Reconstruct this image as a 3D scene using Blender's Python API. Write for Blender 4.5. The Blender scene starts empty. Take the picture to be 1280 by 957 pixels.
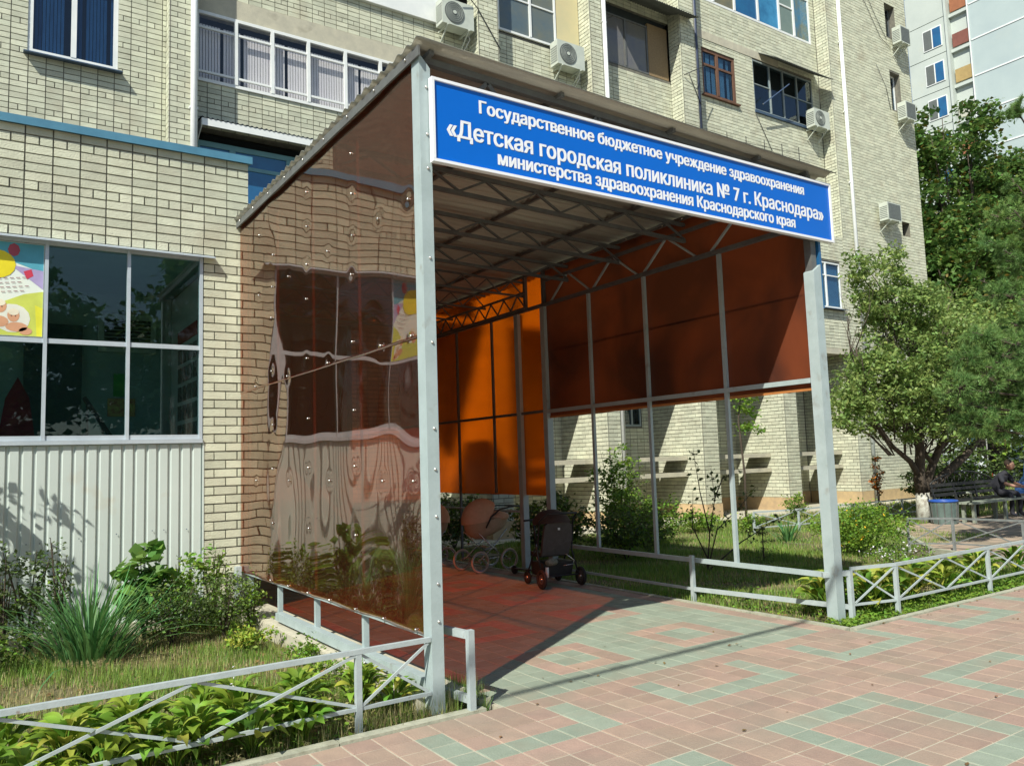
import bpy, math, random
import numpy as np
from mathutils import Vector, Matrix
R = random.Random(7)
sc = bpy.context.scene
COL = sc.collection
# ------------------------------------------------------------------ camera
CAM = Vector((-2.606, -4.921, 1.66))
FOC = 997.05
def _rot(p, r, y):
    cy, sy = math.cos(y), math.sin(y); cp, sp = math.cos(p), math.sin(p)
    f = Vector((-sy*cp, cy*cp, sp)); rt = Vector((cy, sy, 0)); up = rt.cross(f)
    cr, sr = math.cos(r), math.sin(r)
    return cr*rt+sr*up, -sr*rt+cr*up, f
RT, UP, FW = _rot(.0971556, -.0335707, -.593971)
cam = bpy.data.cameras.new('camera'); cam.sensor_width = 36; cam.lens = 36*FOC/1280
cam.clip_start = .05; cam.clip_end = 2000
cam_o = bpy.data.objects.new('camera', cam); COL.objects.link(cam_o)
m4 = Matrix((RT, UP, -FW)).transposed().to_4x4(); m4.translation = CAM
cam_o.matrix_world = m4
sc.camera = cam_o
# ------------------------------------------------------------------ sky and sun
SUN = Vector((.834, .53, -1.0)).normalized()
ELEV = math.asin(-SUN.z)
w = bpy.data.worlds.new('World'); sc.world = w; w.use_nodes = True
nt = w.node_tree; bg = nt.nodes['Background']
sky = nt.nodes.new('ShaderNodeTexSky'); sky.sky_type = 'NISHITA'; sky.sun_disc = False
sky.sun_elevation = ELEV; sky.sun_rotation = math.atan2(-SUN.x, -SUN.y)
sky.air_density = 1.0; sky.dust_density = .6; sky.ozone_density = 1.6
nt.links.new(sky.outputs[0], bg.inputs[0]); bg.inputs[1].default_value = .09
sl = bpy.data.lights.new('sun', 'SUN'); sl.energy = 4.8; sl.angle = math.radians(.53); sl.color = (1, .97, .85)
so = bpy.data.objects.new('sun', sl); COL.objects.link(so)
so.rotation_euler = SUN.to_track_quat('-Z', 'Y').to_euler(); so.location = (-20, -15, 30)
sc.view_settings.view_transform = 'Standard'; sc.view_settings.look = 'None'
sc.view_settings.exposure = 0.38; sc.view_settings.gamma = 1.0
sc.render.engine = 'CYCLES'
sc.cycles.max_bounces = 10; sc.cycles.transparent_max_bounces = 16; sc.cycles.transmission_bounces = 6
sc.cycles.use_denoising = True

def proj(p):
    d = Vector(p)-CAM; z = d.dot(FW)
    if z < .1: return None
    return (640+FOC*d.dot(RT)/z, 478.5-FOC*d.dot(UP)/z, z)

# ------------------------------------------------------------------ materials
def M(name, c, c2=None, scale=6, rough=.6, metal=0, bump=0, bscale=40, island=0, trans=None, spec=.5, streak=None, dirt=None):
    m = bpy.data.materials.new(name); m.use_nodes = True
    nt = m.node_tree; N = nt.nodes; L = nt.links; b = N['Principled BSDF']
    b.inputs['Roughness'].default_value = rough; b.inputs['Metallic'].default_value = metal
    b.inputs['Specular IOR Level'].default_value = spec
    geo = N.new('ShaderNodeNewGeometry'); pos = geo.outputs['Position']
    if streak:
        mp = N.new('ShaderNodeMapping'); mp.inputs['Scale'].default_value = streak; L.new(pos, mp.inputs[0]); pos = mp.outputs[0]
    no = N.new('ShaderNodeTexNoise'); no.inputs['Scale'].default_value = scale; no.inputs['Detail'].default_value = 6
    no.inputs['Roughness'].default_value = .65
    L.new(pos, no.inputs['Vector'])
    mix = N.new('ShaderNodeMix'); mix.data_type = 'RGBA'
    c = tuple(c)+(1,); c2 = (tuple(c2)+(1,)) if c2 else tuple(x*.8 for x in c[:3])+(1,)
    mix.inputs[6].default_value = c; mix.inputs[7].default_value = c2
    ramp = N.new('ShaderNodeMapRange'); ramp.inputs[1].default_value = .35; ramp.inputs[2].default_value = .65
    L.new(no.outputs[0], ramp.inputs[0]); L.new(ramp.outputs[0], mix.inputs[0])
    out = mix.outputs[2]
    if island:
        oi = N.new('ShaderNodeObjectInfo'); ad = N.new('ShaderNodeMath'); ad.operation = 'ADD'
        L.new(oi.outputs['Random'], ad.inputs[0]); L.new(geo.outputs['Random Per Island'], ad.inputs[1])
        fr = N.new('ShaderNodeMath'); fr.operation = 'FRACT'; L.new(ad.outputs[0], fr.inputs[0])
        mr = N.new('ShaderNodeMapRange'); mr.inputs[3].default_value = 1-island; mr.inputs[4].default_value = 1+island
        L.new(fr.outputs[0], mr.inputs[0])
        hs = N.new('ShaderNodeHueSaturation'); L.new(mr.outputs[0], hs.inputs['Value']); L.new(out, hs.inputs['Color'])
        f2 = N.new('ShaderNodeMath'); f2.operation = 'MULTIPLY'; f2.inputs[1].default_value = 7.31; L.new(fr.outputs[0], f2.inputs[0])
        f3 = N.new('ShaderNodeMath'); f3.operation = 'FRACT'; L.new(f2.outputs[0], f3.inputs[0])
        m2 = N.new('ShaderNodeMapRange'); m2.inputs[3].default_value = .5-island*.07; m2.inputs[4].default_value = .5+island*.07
        L.new(f3.outputs[0], m2.inputs[0]); L.new(m2.outputs[0], hs.inputs['Hue'])
        out = hs.outputs[0]
    if dirt:   # (colour, scale, lo, hi)
        n2 = N.new('ShaderNodeTexNoise'); n2.inputs['Scale'].default_value = dirt[1]; n2.inputs['Detail'].default_value = 8
        L.new(geo.outputs['Position'], n2.inputs['Vector'])
        r2 = N.new('ShaderNodeMapRange'); r2.inputs[1].default_value = dirt[2]; r2.inputs[2].default_value = dirt[3]
        L.new(n2.outputs[0], r2.inputs[0])
        x2 = N.new('ShaderNodeMix'); x2.data_type = 'RGBA'; L.new(r2.outputs[0], x2.inputs[0]); L.new(out, x2.inputs[6])
        x2.inputs[7].default_value = tuple(dirt[0])+(1,); out = x2.outputs[2]
    L.new(out, b.inputs['Base Color'])
    if bump:
        nb = N.new('ShaderNodeTexNoise'); nb.inputs['Scale'].default_value = bscale; nb.inputs['Detail'].default_value = 5
        L.new(geo.outputs['Position'], nb.inputs['Vector'])
        bp = N.new('ShaderNodeBump'); bp.inputs['Strength'].default_value = bump; bp.inputs['Distance'].default_value = .01
        L.new(nb.outputs[0], bp.inputs['Height']); L.new(bp.outputs[0], b.inputs['Normal'])
    if trans:
        tb = N.new('ShaderNodeBsdfTranslucent'); L.new(out, tb.inputs['Color'])
        ms = N.new('ShaderNodeMixShader'); ms.inputs[0].default_value = trans
        L.new(b.outputs[0], ms.inputs[1]); L.new(tb.outputs[0], ms.inputs[2])
        L.new(ms.outputs[0], N['Material Output'].inputs[0])
    return m
def see_through(name, tint, gloss=.02, ior=1.5, extra=None, extra_f=0., bump=0, bscale=3, blur=None, gcol=(1, 1, 1), vary=None, scratch=0):
    """thin sheet: fresnel gloss over a tinted transparent body (optionally hazy)"""
    m = bpy.data.materials.new(name); m.use_nodes = True
    nt = m.node_tree; N = nt.nodes; L = nt.links; N.remove(N['Principled BSDF'])
    g = N.new('ShaderNodeBsdfGlossy'); g.inputs['Roughness'].default_value = gloss; g.inputs['Color'].default_value = tuple(gcol)+(1,)
    t = N.new('ShaderNodeBsdfTransparent'); t.inputs['Color'].default_value = tuple(tint)+(1,)
    body = t.outputs[0]
    if blur:
        rf = N.new('ShaderNodeBsdfRefraction'); rf.inputs['IOR'].default_value = blur[3]; rf.inputs['Roughness'].default_value = blur[0]
        rf.inputs['Color'].default_value = tuple(blur[1])+(1,)
        mb = N.new('ShaderNodeMixShader'); mb.inputs[0].default_value = blur[2]
        L.new(body, mb.inputs[1]); L.new(rf.outputs[0], mb.inputs[2]); body = mb.outputs[0]
    if extra:
        d = N.new('ShaderNodeBsdfDiffuse'); d.inputs['Color'].default_value = tuple(extra)+(1,)
        tl = N.new('ShaderNodeBsdfTranslucent'); tl.inputs['Color'].default_value = tuple(extra)+(1,)
        if vary:      # (second colour, scale xyz, low, high): stains and fading of the sheet
            gp = N.new('ShaderNodeNewGeometry'); mp = N.new('ShaderNodeMapping'); mp.inputs['Scale'].default_value = vary[1]; L.new(gp.outputs['Position'], mp.inputs[0])
            nz = N.new('ShaderNodeTexNoise'); nz.inputs['Scale'].default_value = 1; nz.inputs['Detail'].default_value = 7; nz.inputs['Distortion'].default_value = .8; L.new(mp.outputs[0], nz.inputs['Vector'])
            rg = N.new('ShaderNodeMapRange'); rg.inputs[1].default_value = vary[2]; rg.inputs[2].default_value = vary[3]; L.new(nz.outputs[0], rg.inputs[0])
            cm = N.new('ShaderNodeMix'); cm.data_type = 'RGBA'; L.new(rg.outputs[0], cm.inputs[0]); cm.inputs[6].default_value = tuple(extra)+(1,); cm.inputs[7].default_value = tuple(vary[0])+(1,)
            L.new(cm.outputs[2], d.inputs['Color']); L.new(cm.outputs[2], tl.inputs['Color'])
        md = N.new('ShaderNodeMixShader'); md.inputs[0].default_value = .45
        L.new(d.outputs[0], md.inputs[1]); L.new(tl.outputs[0], md.inputs[2])
        mx = N.new('ShaderNodeMixShader'); mx.inputs[0].default_value = extra_f
        L.new(body, mx.inputs[1]); L.new(md.outputs[0], mx.inputs[2]); body = mx.outputs[0]
    fr = N.new('ShaderNodeFresnel'); fr.inputs['IOR'].default_value = ior
    # use the outside fresnel on both faces of the sheet
    geo = N.new('ShaderNodeNewGeometry'); im = N.new('ShaderNodeMix'); im.data_type = 'FLOAT'
    im.inputs[2].default_value = ior; im.inputs[3].default_value = 1/ior
    L.new(geo.outputs['Backfacing'], im.inputs[0]); L.new(im.outputs[0], fr.inputs['IOR'])
    if scratch:    # dust and fine scratches dull the gloss in places
        sp = N.new('ShaderNodeMapping'); sp.inputs['Scale'].default_value = (3, 3, .8); L.new(geo.outputs['Position'], sp.inputs[0])
        sn = N.new('ShaderNodeTexNoise'); sn.inputs['Scale'].default_value = 9; sn.inputs['Detail'].default_value = 9; sn.inputs['Roughness'].default_value = .75; L.new(sp.outputs[0], sn.inputs['Vector'])
        sr = N.new('ShaderNodeMapRange'); sr.inputs[1].default_value = .45; sr.inputs[2].default_value = .75; sr.inputs[3].default_value = gloss; sr.inputs[4].default_value = gloss+scratch; L.new(sn.outputs[0], sr.inputs[0]); L.new(sr.outputs[0], g.inputs['Roughness'])
    ms = N.new('ShaderNodeMixShader'); L.new(fr.outputs[0], ms.inputs[0]); L.new(body, ms.inputs[1]); L.new(g.outputs[0], ms.inputs[2])
    L.new(ms.outputs[0], N['Material Output'].inputs[0])
    if bump:
        nb = N.new('ShaderNodeTexNoise'); nb.inputs['Scale'].default_value = bscale; L.new(geo.outputs['Position'], nb.inputs['Vector'])
        bp = N.new('ShaderNodeBump'); bp.inputs['Strength'].default_value = bump; bp.inputs['Distance'].default_value = .02
        L.new(nb.outputs[0], bp.inputs['Height']); L.new(bp.outputs[0], g.inputs['Normal'])
    return m

BRICK = M('brick_face', (.585, .60, .465), (.50, .51, .395), 5, .85, bump=.7, bscale=55, island=.14, dirt=((.40, .35, .25), 1.3, .56, .95))
BRICKP = M('brick_plinth', (.55, .40, .22), (.42, .31, .19), 5, .9, bump=.3, island=.14)
MORTAR = M('mortar', (.20, .19, .155), (.12, .12, .10), 9, .95)
CONC = M('concrete', (.52, .49, .38), (.42, .40, .32), 4, .9, bump=.3, dirt=((.25, .23, .18), 3, .6, .85))
CURB = M('curb_concrete', (.42, .42, .33), (.3, .31, .24), 9, .95, bump=.5, dirt=((.16, .15, .1), 6, .55, .8))
WHITE = M('white_plastic', (.80, .82, .80), (.72, .75, .74), 3, .35)
WPIPE = M('white_pipe_paint', (.82, .84, .84), (.74, .77, .78), 3, .4)
GREY = M('grey_paint', (.40, .48, .49), (.34, .415, .42), 5, .42, bump=.12, bscale=70, dirt=((.20, .16, .12), 6, .62, .86))
FENCE = M('fence_paint', (.42, .48, .49), (.36, .42, .43), 14, .5, bump=.15, dirt=((.2, .13, .08), 22, .66, .8))
STEEL = M('dark_steel_paint', (.13, .14, .135), (.10, .10, .10), 8, .55)
ROOFM = M('roof_sheet_underside', (.47, .45, .38), (.37, .35, .30), 3, .8, bump=.3, streak=(1, 12, 1))
ROOFT = M('roof_sheet_weathered', (.15, .155, .13), (.10, .105, .09), 3, .85, bump=.3, dirt=((.22, .2, .14), 4, .6, .8))
TEALP = M('blue_metal_trim', (.09, .25, .36), (.07, .2, .3), 4, .4)
NAVY = M('dark_sill_metal', (.05, .09, .15), (.04, .07, .12), 5, .5)
ALU = M('window_aluminium', (.55, .62, .68), (.47, .54, .60), 5, .35, metal=.2)
SIDING = M('white_siding_metal', (.56, .63, .60), (.53, .60, .57), 1.6, .42, dirt=((.50, .46, .36), 1.1, .60, .70))
SIGNB = M('sign_blue', (.0, .13, .60), (.0, .125, .57), 2, .35)
SIGNW = M('sign_white', (.82, .84, .88), (.8, .82, .86), 2, .35)
SCREW = M('steel_screw', (.75, .73, .7), (.6, .58, .55), 5, .25, metal=.9)
TGREEN = M('tile_green', (.27, .315, .25), (.23, .275, .215), 7, .85, bump=.35, bscale=70, island=.09, dirt=((.28, .26, .20), 2.2, .5, .85))
TPINK = M('tile_pink', (.37, .262, .205), (.315, .225, .18), 7, .85, bump=.35, bscale=70, island=.10, dirt=((.26, .23, .18), 1.6, .46, .85))
GROUT = M('grout_sand', (.50, .46, .36), (.36, .34, .27), 9, .95)
SOIL = M('soil', (.13, .11, .055), (.075, .085, .03), 3, 1, bump=.8, bscale=25, dirt=((.24, .20, .10), 2.5, .5, .75))
ASPH = M('asphalt', (.10, .10, .09), (.075, .075, .07), 3, .95, bump=.4)
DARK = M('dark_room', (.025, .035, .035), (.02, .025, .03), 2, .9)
ROOMW = M('room_wall', (.22, .30, .28), (.19, .27, .25), 2, .9)
GLASS = see_through('window_glass', (.74, .86, .85), .0, 1.5)
GLASSD = see_through('apartment_glass', (.55, .68, .76), .0, 1.6)
BLUEG = M('blue_film_glass', (.02, .09, .22), (.02, .13, .28), 1.2, .08, spec=.9)
CURT = M('white_blind', (.85, .84, .86), (.8, .78, .83), 2, .8)
CURTB = M('blue_curtain', (.10, .20, .34), (.06, .13, .25), 3, .8, streak=(8, 8, 1))
BROWNW = M('brown_window_wood', (.17, .085, .05), (.11, .055, .035), 9, .7, bump=.4, streak=(1, 1, .2))
OSB = M('chipboard', (.28, .20, .11), (.22, .15, .08), 30, .9)
ACM = M('conditioner_casing', (.55, .59, .52), (.46, .50, .44), 4, .45)
ACD = M('conditioner_grille', (.13, .15, .14), (.09, .10, .10), 20, .6)
BLACK = M('black_plastic', (.015, .016, .018), (.03, .03, .03), 8, .5)
RUBBER = M('rubber_tyre', (.035, .03, .028), (.02, .02, .02), 8, .8)
CHROME = M('chrome_tube', (.6, .6, .6), (.5, .5, .5), 4, .22, metal=1)
RIMM = M('wheel_rim_cream', (.5, .42, .34), (.4, .34, .3), 4, .4)
PEACH = M('peach_fabric', (.68, .42, .28), (.6, .36, .24), 18, .85)
GRFAB = M('grey_fabric', (.10, .095, .09), (.08, .075, .07), 18, .9)
SHEET = see_through('brown_polycarbonate', (.71, .285, .145), .010, 2.7, (.36, .20, .12), .06, gcol=(1, .96, .86), scratch=.08)
REDS = see_through('red_polycarbonate', (.22, .085, .05), .22, 1.35, (.40, .12, .055), .60, vary=((.14, .06, .045), (1.3, 1.0, .9), .38, .62), blur=(.30, (.70, .36, .2), .5, 1.25))  # older, more opaque sheet than the orange one; the dark red is its own
ORNG = see_through('orange_polycarbonate', (.3, .09, .01), .25, 1.3, (.70, .17, .015), .12, blur=(.20, (1.0, .42, .05), .94, 1.16), vary=((.4, .08, .01), (1, 1, 4), .45, .6))
BARK = M('bark', (.10, .075, .055), (.05, .04, .03), 14, .95, bump=1, bscale=30, streak=(1, 1, .3))
LIME = M('whitewashed_bark', (.6, .62, .56), (.25, .22, .18), 11, .95, bump=.8)
def leafm(name, a, b, tr=.35, isl=.35): return M(name, a, b, 1.3, .5, island=isl, trans=tr, spec=.35)
L_MAPLE = leafm('maple_leaf', (.08, .17, .045), (.16, .26, .055), .4)
L_MAPLEY = leafm('maple_leaf_yellowing', (.22, .17, .03), (.12, .13, .03))
L_APPLE = leafm('fruit_tree_leaf', (.17, .27, .07), (.30, .40, .12), .45)
L_PINE = leafm('pine_needle', (.12, .24, .075), (.23, .36, .10), .25)
L_HOSTA = leafm('hosta_leaf', (.13, .26, .03), (.27, .40, .05), .38, .45)
L_HOSTAY = leafm('hosta_leaf_yellow', (.42, .42, .07), (.3, .36, .05), .3, .25)
L_DARK = leafm('dark_shrub_leaf', (.065, .11, .03), (.11, .155, .045))
L_MID = leafm('garden_leaf', (.14, .27, .035), (.24, .38, .05), .4)
L_BIG = leafm('broad_leaf', (.10, .24, .05), (.15, .28, .05))
L_IRIS = leafm('iris_blade', (.08, .22, .08), (.14, .30, .09), .25)
L_GRASS = leafm('grass_blade', (.16, .29, .045), (.25, .35, .08), .35, .4)
L_DRY = leafm('dry_grass_blade', (.48, .42, .22), (.34, .32, .13), .35, .35)
L_FLOW = M('yellow_flower', (.8, .5, .02), (.7, .4, .02), 3, .7)
L_LILAC = M('pale_flower', (.6, .55, .65), (.7, .7, .7), 3, .7)

# ------------------------------------------------------------------ mesh builder
class MB:
    def __init__(s): s.v = []; s.f = []; s.m = []; s.sm = []
    def add(s, vs, fs, mi=0, smooth=False):
        o = len(s.v); s.v += [tuple(v) for v in vs]; s.f += [tuple(i+o for i in f) for f in fs]
        s.m += [mi]*len(fs); s.sm += [smooth]*len(fs); return s
    def box(s, x0, x1, y0, y1, z0, z1, mi=0):
        vs = [(x, y, z) for x in (x0, x1) for y in (y0, y1) for z in (z0, z1)]
        return s.add(vs, [(0, 1, 3, 2), (4, 6, 7, 5), (0, 4, 5, 1), (2, 3, 7, 6), (0, 2, 6, 4), (1, 5, 7, 3)], mi)
    def bar(s, p, q, w, h=None, mi=0, up=None):
        h = h or w; p = Vector(p); q = Vector(q); d = (q-p).normalized()
        u = Vector(up) if up else Vector((0, 0, 1))
        if abs(d.dot(u)) > .95: u = Vector((0, 1, 0))
        a = d.cross(u).normalized(); b = a.cross(d).normalized()
        vs = [e+a*(sx*w/2)+b*(sy*h/2) for e in (p, q) for sx, sy in ((-1, -1), (1, -1), (1, 1), (-1, 1))]
        return s.add(vs, [(3, 2, 1, 0), (4, 5, 6, 7), (0, 1, 5, 4), (1, 2, 6, 5), (2, 3, 7, 6), (3, 0, 4, 7)], mi)
    def tube(s, pts, rad, n=8, mi=0, cap=True, smooth=True):
        pts = [Vector(p) for p in pts]
        if not isinstance(rad, (list, tuple)): rad = [rad]*len(pts)
        vs = []; a = None
        for i, p in enumerate(pts):
            d = (pts[min(i+1, len(pts)-1)]-pts[max(i-1, 0)]).normalized()
            if a is None:
                u = Vector((0, 0, 1)) if abs(d.z) < .9 else Vector((1, 0, 0)); a = d.cross(u).normalized()
            else: a = (a-d*a.dot(d)).normalized()
            b = d.cross(a)
            vs += [p+(a*math.cos(t)+b*math.sin(t))*rad[i] for t in [2*math.pi*k/n for k in range(n)]]
        fs = [(i*n+k, i*n+(k+1) % n, (i+1)*n+(k+1) % n, (i+1)*n+k) for i in range(len(pts)-1) for k in range(n)]
        s.add(vs, fs, mi, smooth)
        if cap:
            o = len(s.v)-len(vs)
            s.f += [tuple(o+k for k in range(n))[::-1], tuple(o+(len(pts)-1)*n+k for k in range(n))]; s.m += [mi]*2; s.sm += [False]*2
        return s
    def ring(s, c, axis, r, t, n=20, mi=0, k=6):
        axis = Vector(axis).normalized(); u = Vector((0, 0, 1)) if abs(axis.z) < .9 else Vector((1, 0, 0))
        a = axis.cross(u).normalized(); b = axis.cross(a); c = Vector(c)
        vs = []
        for i in range(n):
            an = 2*math.pi*i/n; rd = a*math.cos(an)+b*math.sin(an)
            for j in range(k):
                bn = 2*math.pi*j/k; vs.append(c+rd*(r+t*math.cos(bn))+axis*t*math.sin(bn))
        fs = [(i*k+j, i*k+(j+1) % k, ((i+1) % n)*k+(j+1) % k, ((i+1) % n)*k+j) for i in range(n) for j in range(k)]
        return s.add(vs, fs, mi, True)
    def poly(s, pts, ext, mi=0):
        """convex/any planar outline pts extruded by vector ext"""
        n = len(pts); e = Vector(ext); vs = [Vector(p) for p in pts]+[Vector(p)+e for p in pts]
        return s.add(vs, [tuple(range(n))[::-1], tuple(range(n, 2*n))]+[(i, (i+1) % n, n+(i+1) % n, n+i) for i in range(n)], mi)
    def ell(s, c, r, n=12, k=8, mi=0, bend=None):
        vs = []
        for i in range(k+1):
            th = math.pi*i/k
            for j in range(n):
                ph = 2*math.pi*j/n
                vs.append((c[0]+r[0]*math.sin(th)*math.cos(ph), c[1]+r[1]*math.sin(th)*math.sin(ph), c[2]+r[2]*math.cos(th)))
        fs = [(i*n+j, (i+1)*n+j, (i+1)*n+(j+1) % n, i*n+(j+1) % n) for i in range(k) for j in range(n)]
        return s.add(vs, fs, mi, True)
    def mesh(s, name, mats, off=(0, 0, 0)):
        me = bpy.data.meshes.new(name); o = Vector(off)
        if len(s.v):
            me.from_pydata([(v[0]-o.x, v[1]-o.y, v[2]-o.z) for v in s.v] if o.length else s.v, [], s.f)
            me.polygons.foreach_set('material_index', s.m); me.polygons.foreach_set('use_smooth', s.sm)
        for m in (mats if isinstance(mats, (list, tuple)) else [mats]): me.materials.append(m)
        me.update(); return me
def tagit(o, label=None, cat=None, group=None, kind=None):
    if label: o['label'] = label
    if cat: o['category'] = cat
    if group: o['group'] = group
    if kind: o['kind'] = kind
    return o
def worldloc(o):
    l = Vector(o.location)
    while o.parent: o = o.parent; l += Vector(o.location)
    return l
def link(name, me, parent=None, loc=(0, 0, 0), rot=None):
    o = bpy.data.objects.new(name, me); COL.objects.link(o); o.location = loc
    if rot: o.rotation_euler = rot
    if parent: o.parent = parent
    return o
def part(name, mb, mats, parent, label=None, kind=None):
    """part whose geometry is given in world coordinates, parent chain unrotated"""
    return tagit(link(name, mb.mesh(name, mats, worldloc(parent)), parent), label, kind=kind)
def lpart(name, mb, mats, parent, **k): return tagit(link(name, mb.mesh(name, mats), parent), **k)
def thing(name, label, cat, loc=(0, 0, 0), rz=0, group=None):
    o = bpy.data.objects.new(name, None); COL.objects.link(o); o.location = loc; o.rotation_euler = (0, 0, rz)
    o.empty_display_size = .2
    return tagit(o, label, cat, group)
def solo(name, mb, mats, label=None, cat=None, group=None, kind=None, loc=(0, 0, 0)):
    return tagit(link(name, mb.mesh(name, mats), None, loc), label, cat, group, kind)
def copytree(o, parent=None):
    c = o.copy(); COL.objects.link(c); c.parent = parent
    for ch in list(o.children): copytree(ch, c)
    return c
def npmesh(name, V, F, mats, mi=None, smooth=False):
    """fast mesh from numpy; F (n,k)"""
    me = bpy.data.meshes.new(name); V = np.asarray(V, np.float32).reshape(-1, 3); F = np.asarray(F, np.int32); k = F.shape[1]
    me.vertices.add(len(V)); me.vertices.foreach_set('co', V.ravel())
    me.loops.add(F.size); me.loops.foreach_set('vertex_index', F.ravel())
    me.polygons.add(len(F)); me.polygons.foreach_set('loop_start', np.arange(0, F.size, k, dtype=np.int32))
    try: me.polygons.foreach_set('loop_total', np.full(len(F), k, np.int32))
    except Exception: pass
    for m in (mats if isinstance(mats, (list, tuple)) else [mats]): me.materials.append(m)
    if mi is not None: me.polygons.foreach_set('material_index', np.asarray(mi, np.int32))
    if smooth: me.polygons.foreach_set('use_smooth', np.ones(len(F), bool))
    me.update(calc_edges=True); return me

# ------------------------------------------------------------------ brick walls
def bricks_rects(u0, u1, z0, z1, holes=(), pitch=.26, course=.1, off=0, header=6, bond='stack'):
    out = []; nz = int(round((z1-z0)/course)); j = .0075
    for r in range(nz):
        a = z0+r*course+j; b = z0+(r+1)*course-j
        if b > z1+.01: break
        gi = int(round(z0/course))+r
        if bond == 'run': st = off + (0 if gi % 2 else pitch/2); seg = pitch
        else: st = off; seg = pitch/2 if gi % header == 2 else pitch
        k = math.floor((u0-st)/seg); x = st+k*seg
        while x < u1-.01:
            p, q = max(x+j, u0+.002), min(x+seg-j, u1-.002); x += seg
            if q-p < .025: continue
            segs = [(p, q)]
            for h in holes:
                if a < h[3]-.02 and b > h[2]+.02:
                    ns = []
                    for (s0, s1) in segs:
                        if s1 <= h[0] or s0 >= h[1]: ns.append((s0, s1)); continue
                        if h[0]-s0 > .025: ns.append((s0, h[0]-.002))
                        if s1-h[1] > .025: ns.append((h[1]+.002, s1))
                    segs = ns
            out += [(s0, s1, a, b) for s0, s1 in segs]
    return out
def face_map(axis, c, s):
    """returns f(u,z,d): point at depth d behind the face plane"""
    if axis == 'y': return lambda u, z, d: (u, c+d, z)      # faces -Y
    return lambda u, z, d: (c+d*s, u, z)                    # faces -X when s=1, +X when s=-1
def brick_mb(mb, rects, axis, c, s=1, depth=.02, rnd=R):
    f = face_map(axis, c, s)
    flip = not ((axis == 'y') or s == -1)
    for (a, b, z0, z1) in rects:
        d = rnd.uniform(0, .0035); e = .0035
        t = [rnd.uniform(-e, e) for _ in range(4)]
        fr = [f(a, z0+t[0], d), f(b, z0+t[1], d), f(b, z1+t[2], d), f(a, z1+t[3], d)]
        bk = [f(a, z0, depth), f(b, z0, depth), f(b, z1, depth), f(a, z1, depth)]
        fs = [(0, 1, 2, 3), (1, 0, 4, 5), (2, 1, 5, 6), (3, 2, 6, 7), (0, 3, 7, 4)]
        if flip: fs = [q[::-1] for q in fs]
        mb.add(fr+bk, fs)
def rect_with_holes(mb, axis, c, s, u0, u1, z0, z1, holes, d0, d1, mi=0):
    f = face_map(axis, c, s)
    us = sorted({u0, u1}|{min(max(h[i], u0), u1) for h in holes for i in (0, 1)}); zs = sorted({z0, z1}|{min(max(h[i], z0), z1) for h in holes for i in (2, 3)})
    for i in range(len(us)-1):
        for j in range(len(zs)-1):
            if us[i+1]-us[i] < 1e-4 or zs[j+1]-zs[j] < 1e-4: continue
            cu, cz = (us[i]+us[i+1])/2, (zs[j]+zs[j+1])/2
            if any(h[0] < cu < h[1] and h[2] < cz < h[3] for h in holes): continue
            p = f(us[i], zs[j], d0); q = f(us[i+1], zs[j+1], d1)
            mb.box(min(p[0], q[0]), max(p[0], q[0]), min(p[1], q[1]), max(p[1], q[1]), p[2], q[2], mi)
BRICKJOBS = []          # (parent, axis, c, s, rects)
def wall(parent, axis, c, s, u0, u1, z0, z1, holes=(), thick=.25, d0=.014, **k):
    ins = .014 if (axis == 'y' and k.get('bond') == 'run') else 0
    BRICKJOBS.append((parent, axis, c, s, bricks_rects(u0, u1, z0, z1, holes, **k)))
    rect_with_holes(MORT[parent.name], axis, c, s, u0+ins, u1-ins, z0, z1, holes, d0, thick)
MORT = {}
def flush_bricks(parent, limit=300, mat=BRICK):
    jobs = [j for j in BRICKJOBS if j[0] == parent]
    allr = []
    for (_, ax, c, s, rs) in jobs:
        f = face_map(ax, c, s)
        for r in rs:
            pr = [proj(f(u, z, 0)) for u, z in ((r[0], r[2]), (r[1], r[3]))]
            area = -1
            if pr[0] and pr[1]:
                (x0, y0, z_), (x1, y1, _z) = pr
                mx, my = (x0+x1)/2, (y0+y1)/2
                if -15 < mx < 1295 and -10 < my < 965:
                    area = abs(x1-x0)*((r[3]-r[2])*FOC/z_)
                    # hidden behind the annex: not seen
                    if parent.name == 'apartment_block' and (mx < 318 and my > 150+.18*mx): area = 0
                    if parent.name == 'apartment_block' and mx < 1035 and my > 60+.31*(mx-530) and my > 50+(-(mx-530))*1.0 and my < 480: area = 0
            allr.append((area, ax, c, s, r))
    allr.sort(key=lambda t: -t[0])
    single = [t for t in allr[:limit] if t[0] > 60]; rest = allr[len(single):]
    cache = {}
    pl = worldloc(parent)
    for (a, ax, c, s, r) in single:
        wd = round(r[1]-r[0], 2); hd = round(r[3]-r[2], 3); v = R.randrange(4); key = (ax, s, wd, hd, v)
        if key not in cache:
            mb = MB(); brick_mb(mb, [(-(r[1]-r[0])/2, (r[1]-r[0])/2, -(r[3]-r[2])/2, (r[3]-r[2])/2)], ax, 0, s)
            cache[key] = mb.mesh('brick', mat)
        cu, cz = (r[0]+r[1])/2, (r[2]+r[3])/2
        loc = Vector((cu, c, cz) if ax == 'y' else (c, cu, cz))-pl
        link('brick', cache[key], parent, loc)
    mb = MB(); 
    for (a, ax, c, s, r) in rest: brick_mb(mb, [r], ax, c, s)
    if mb.v: part('brick_infill', mb, mat, parent, 'the many smaller bricks of the facade', 'stuff')
    part('mortar_wall', MORT[parent.name], MORTAR, parent)

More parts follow.
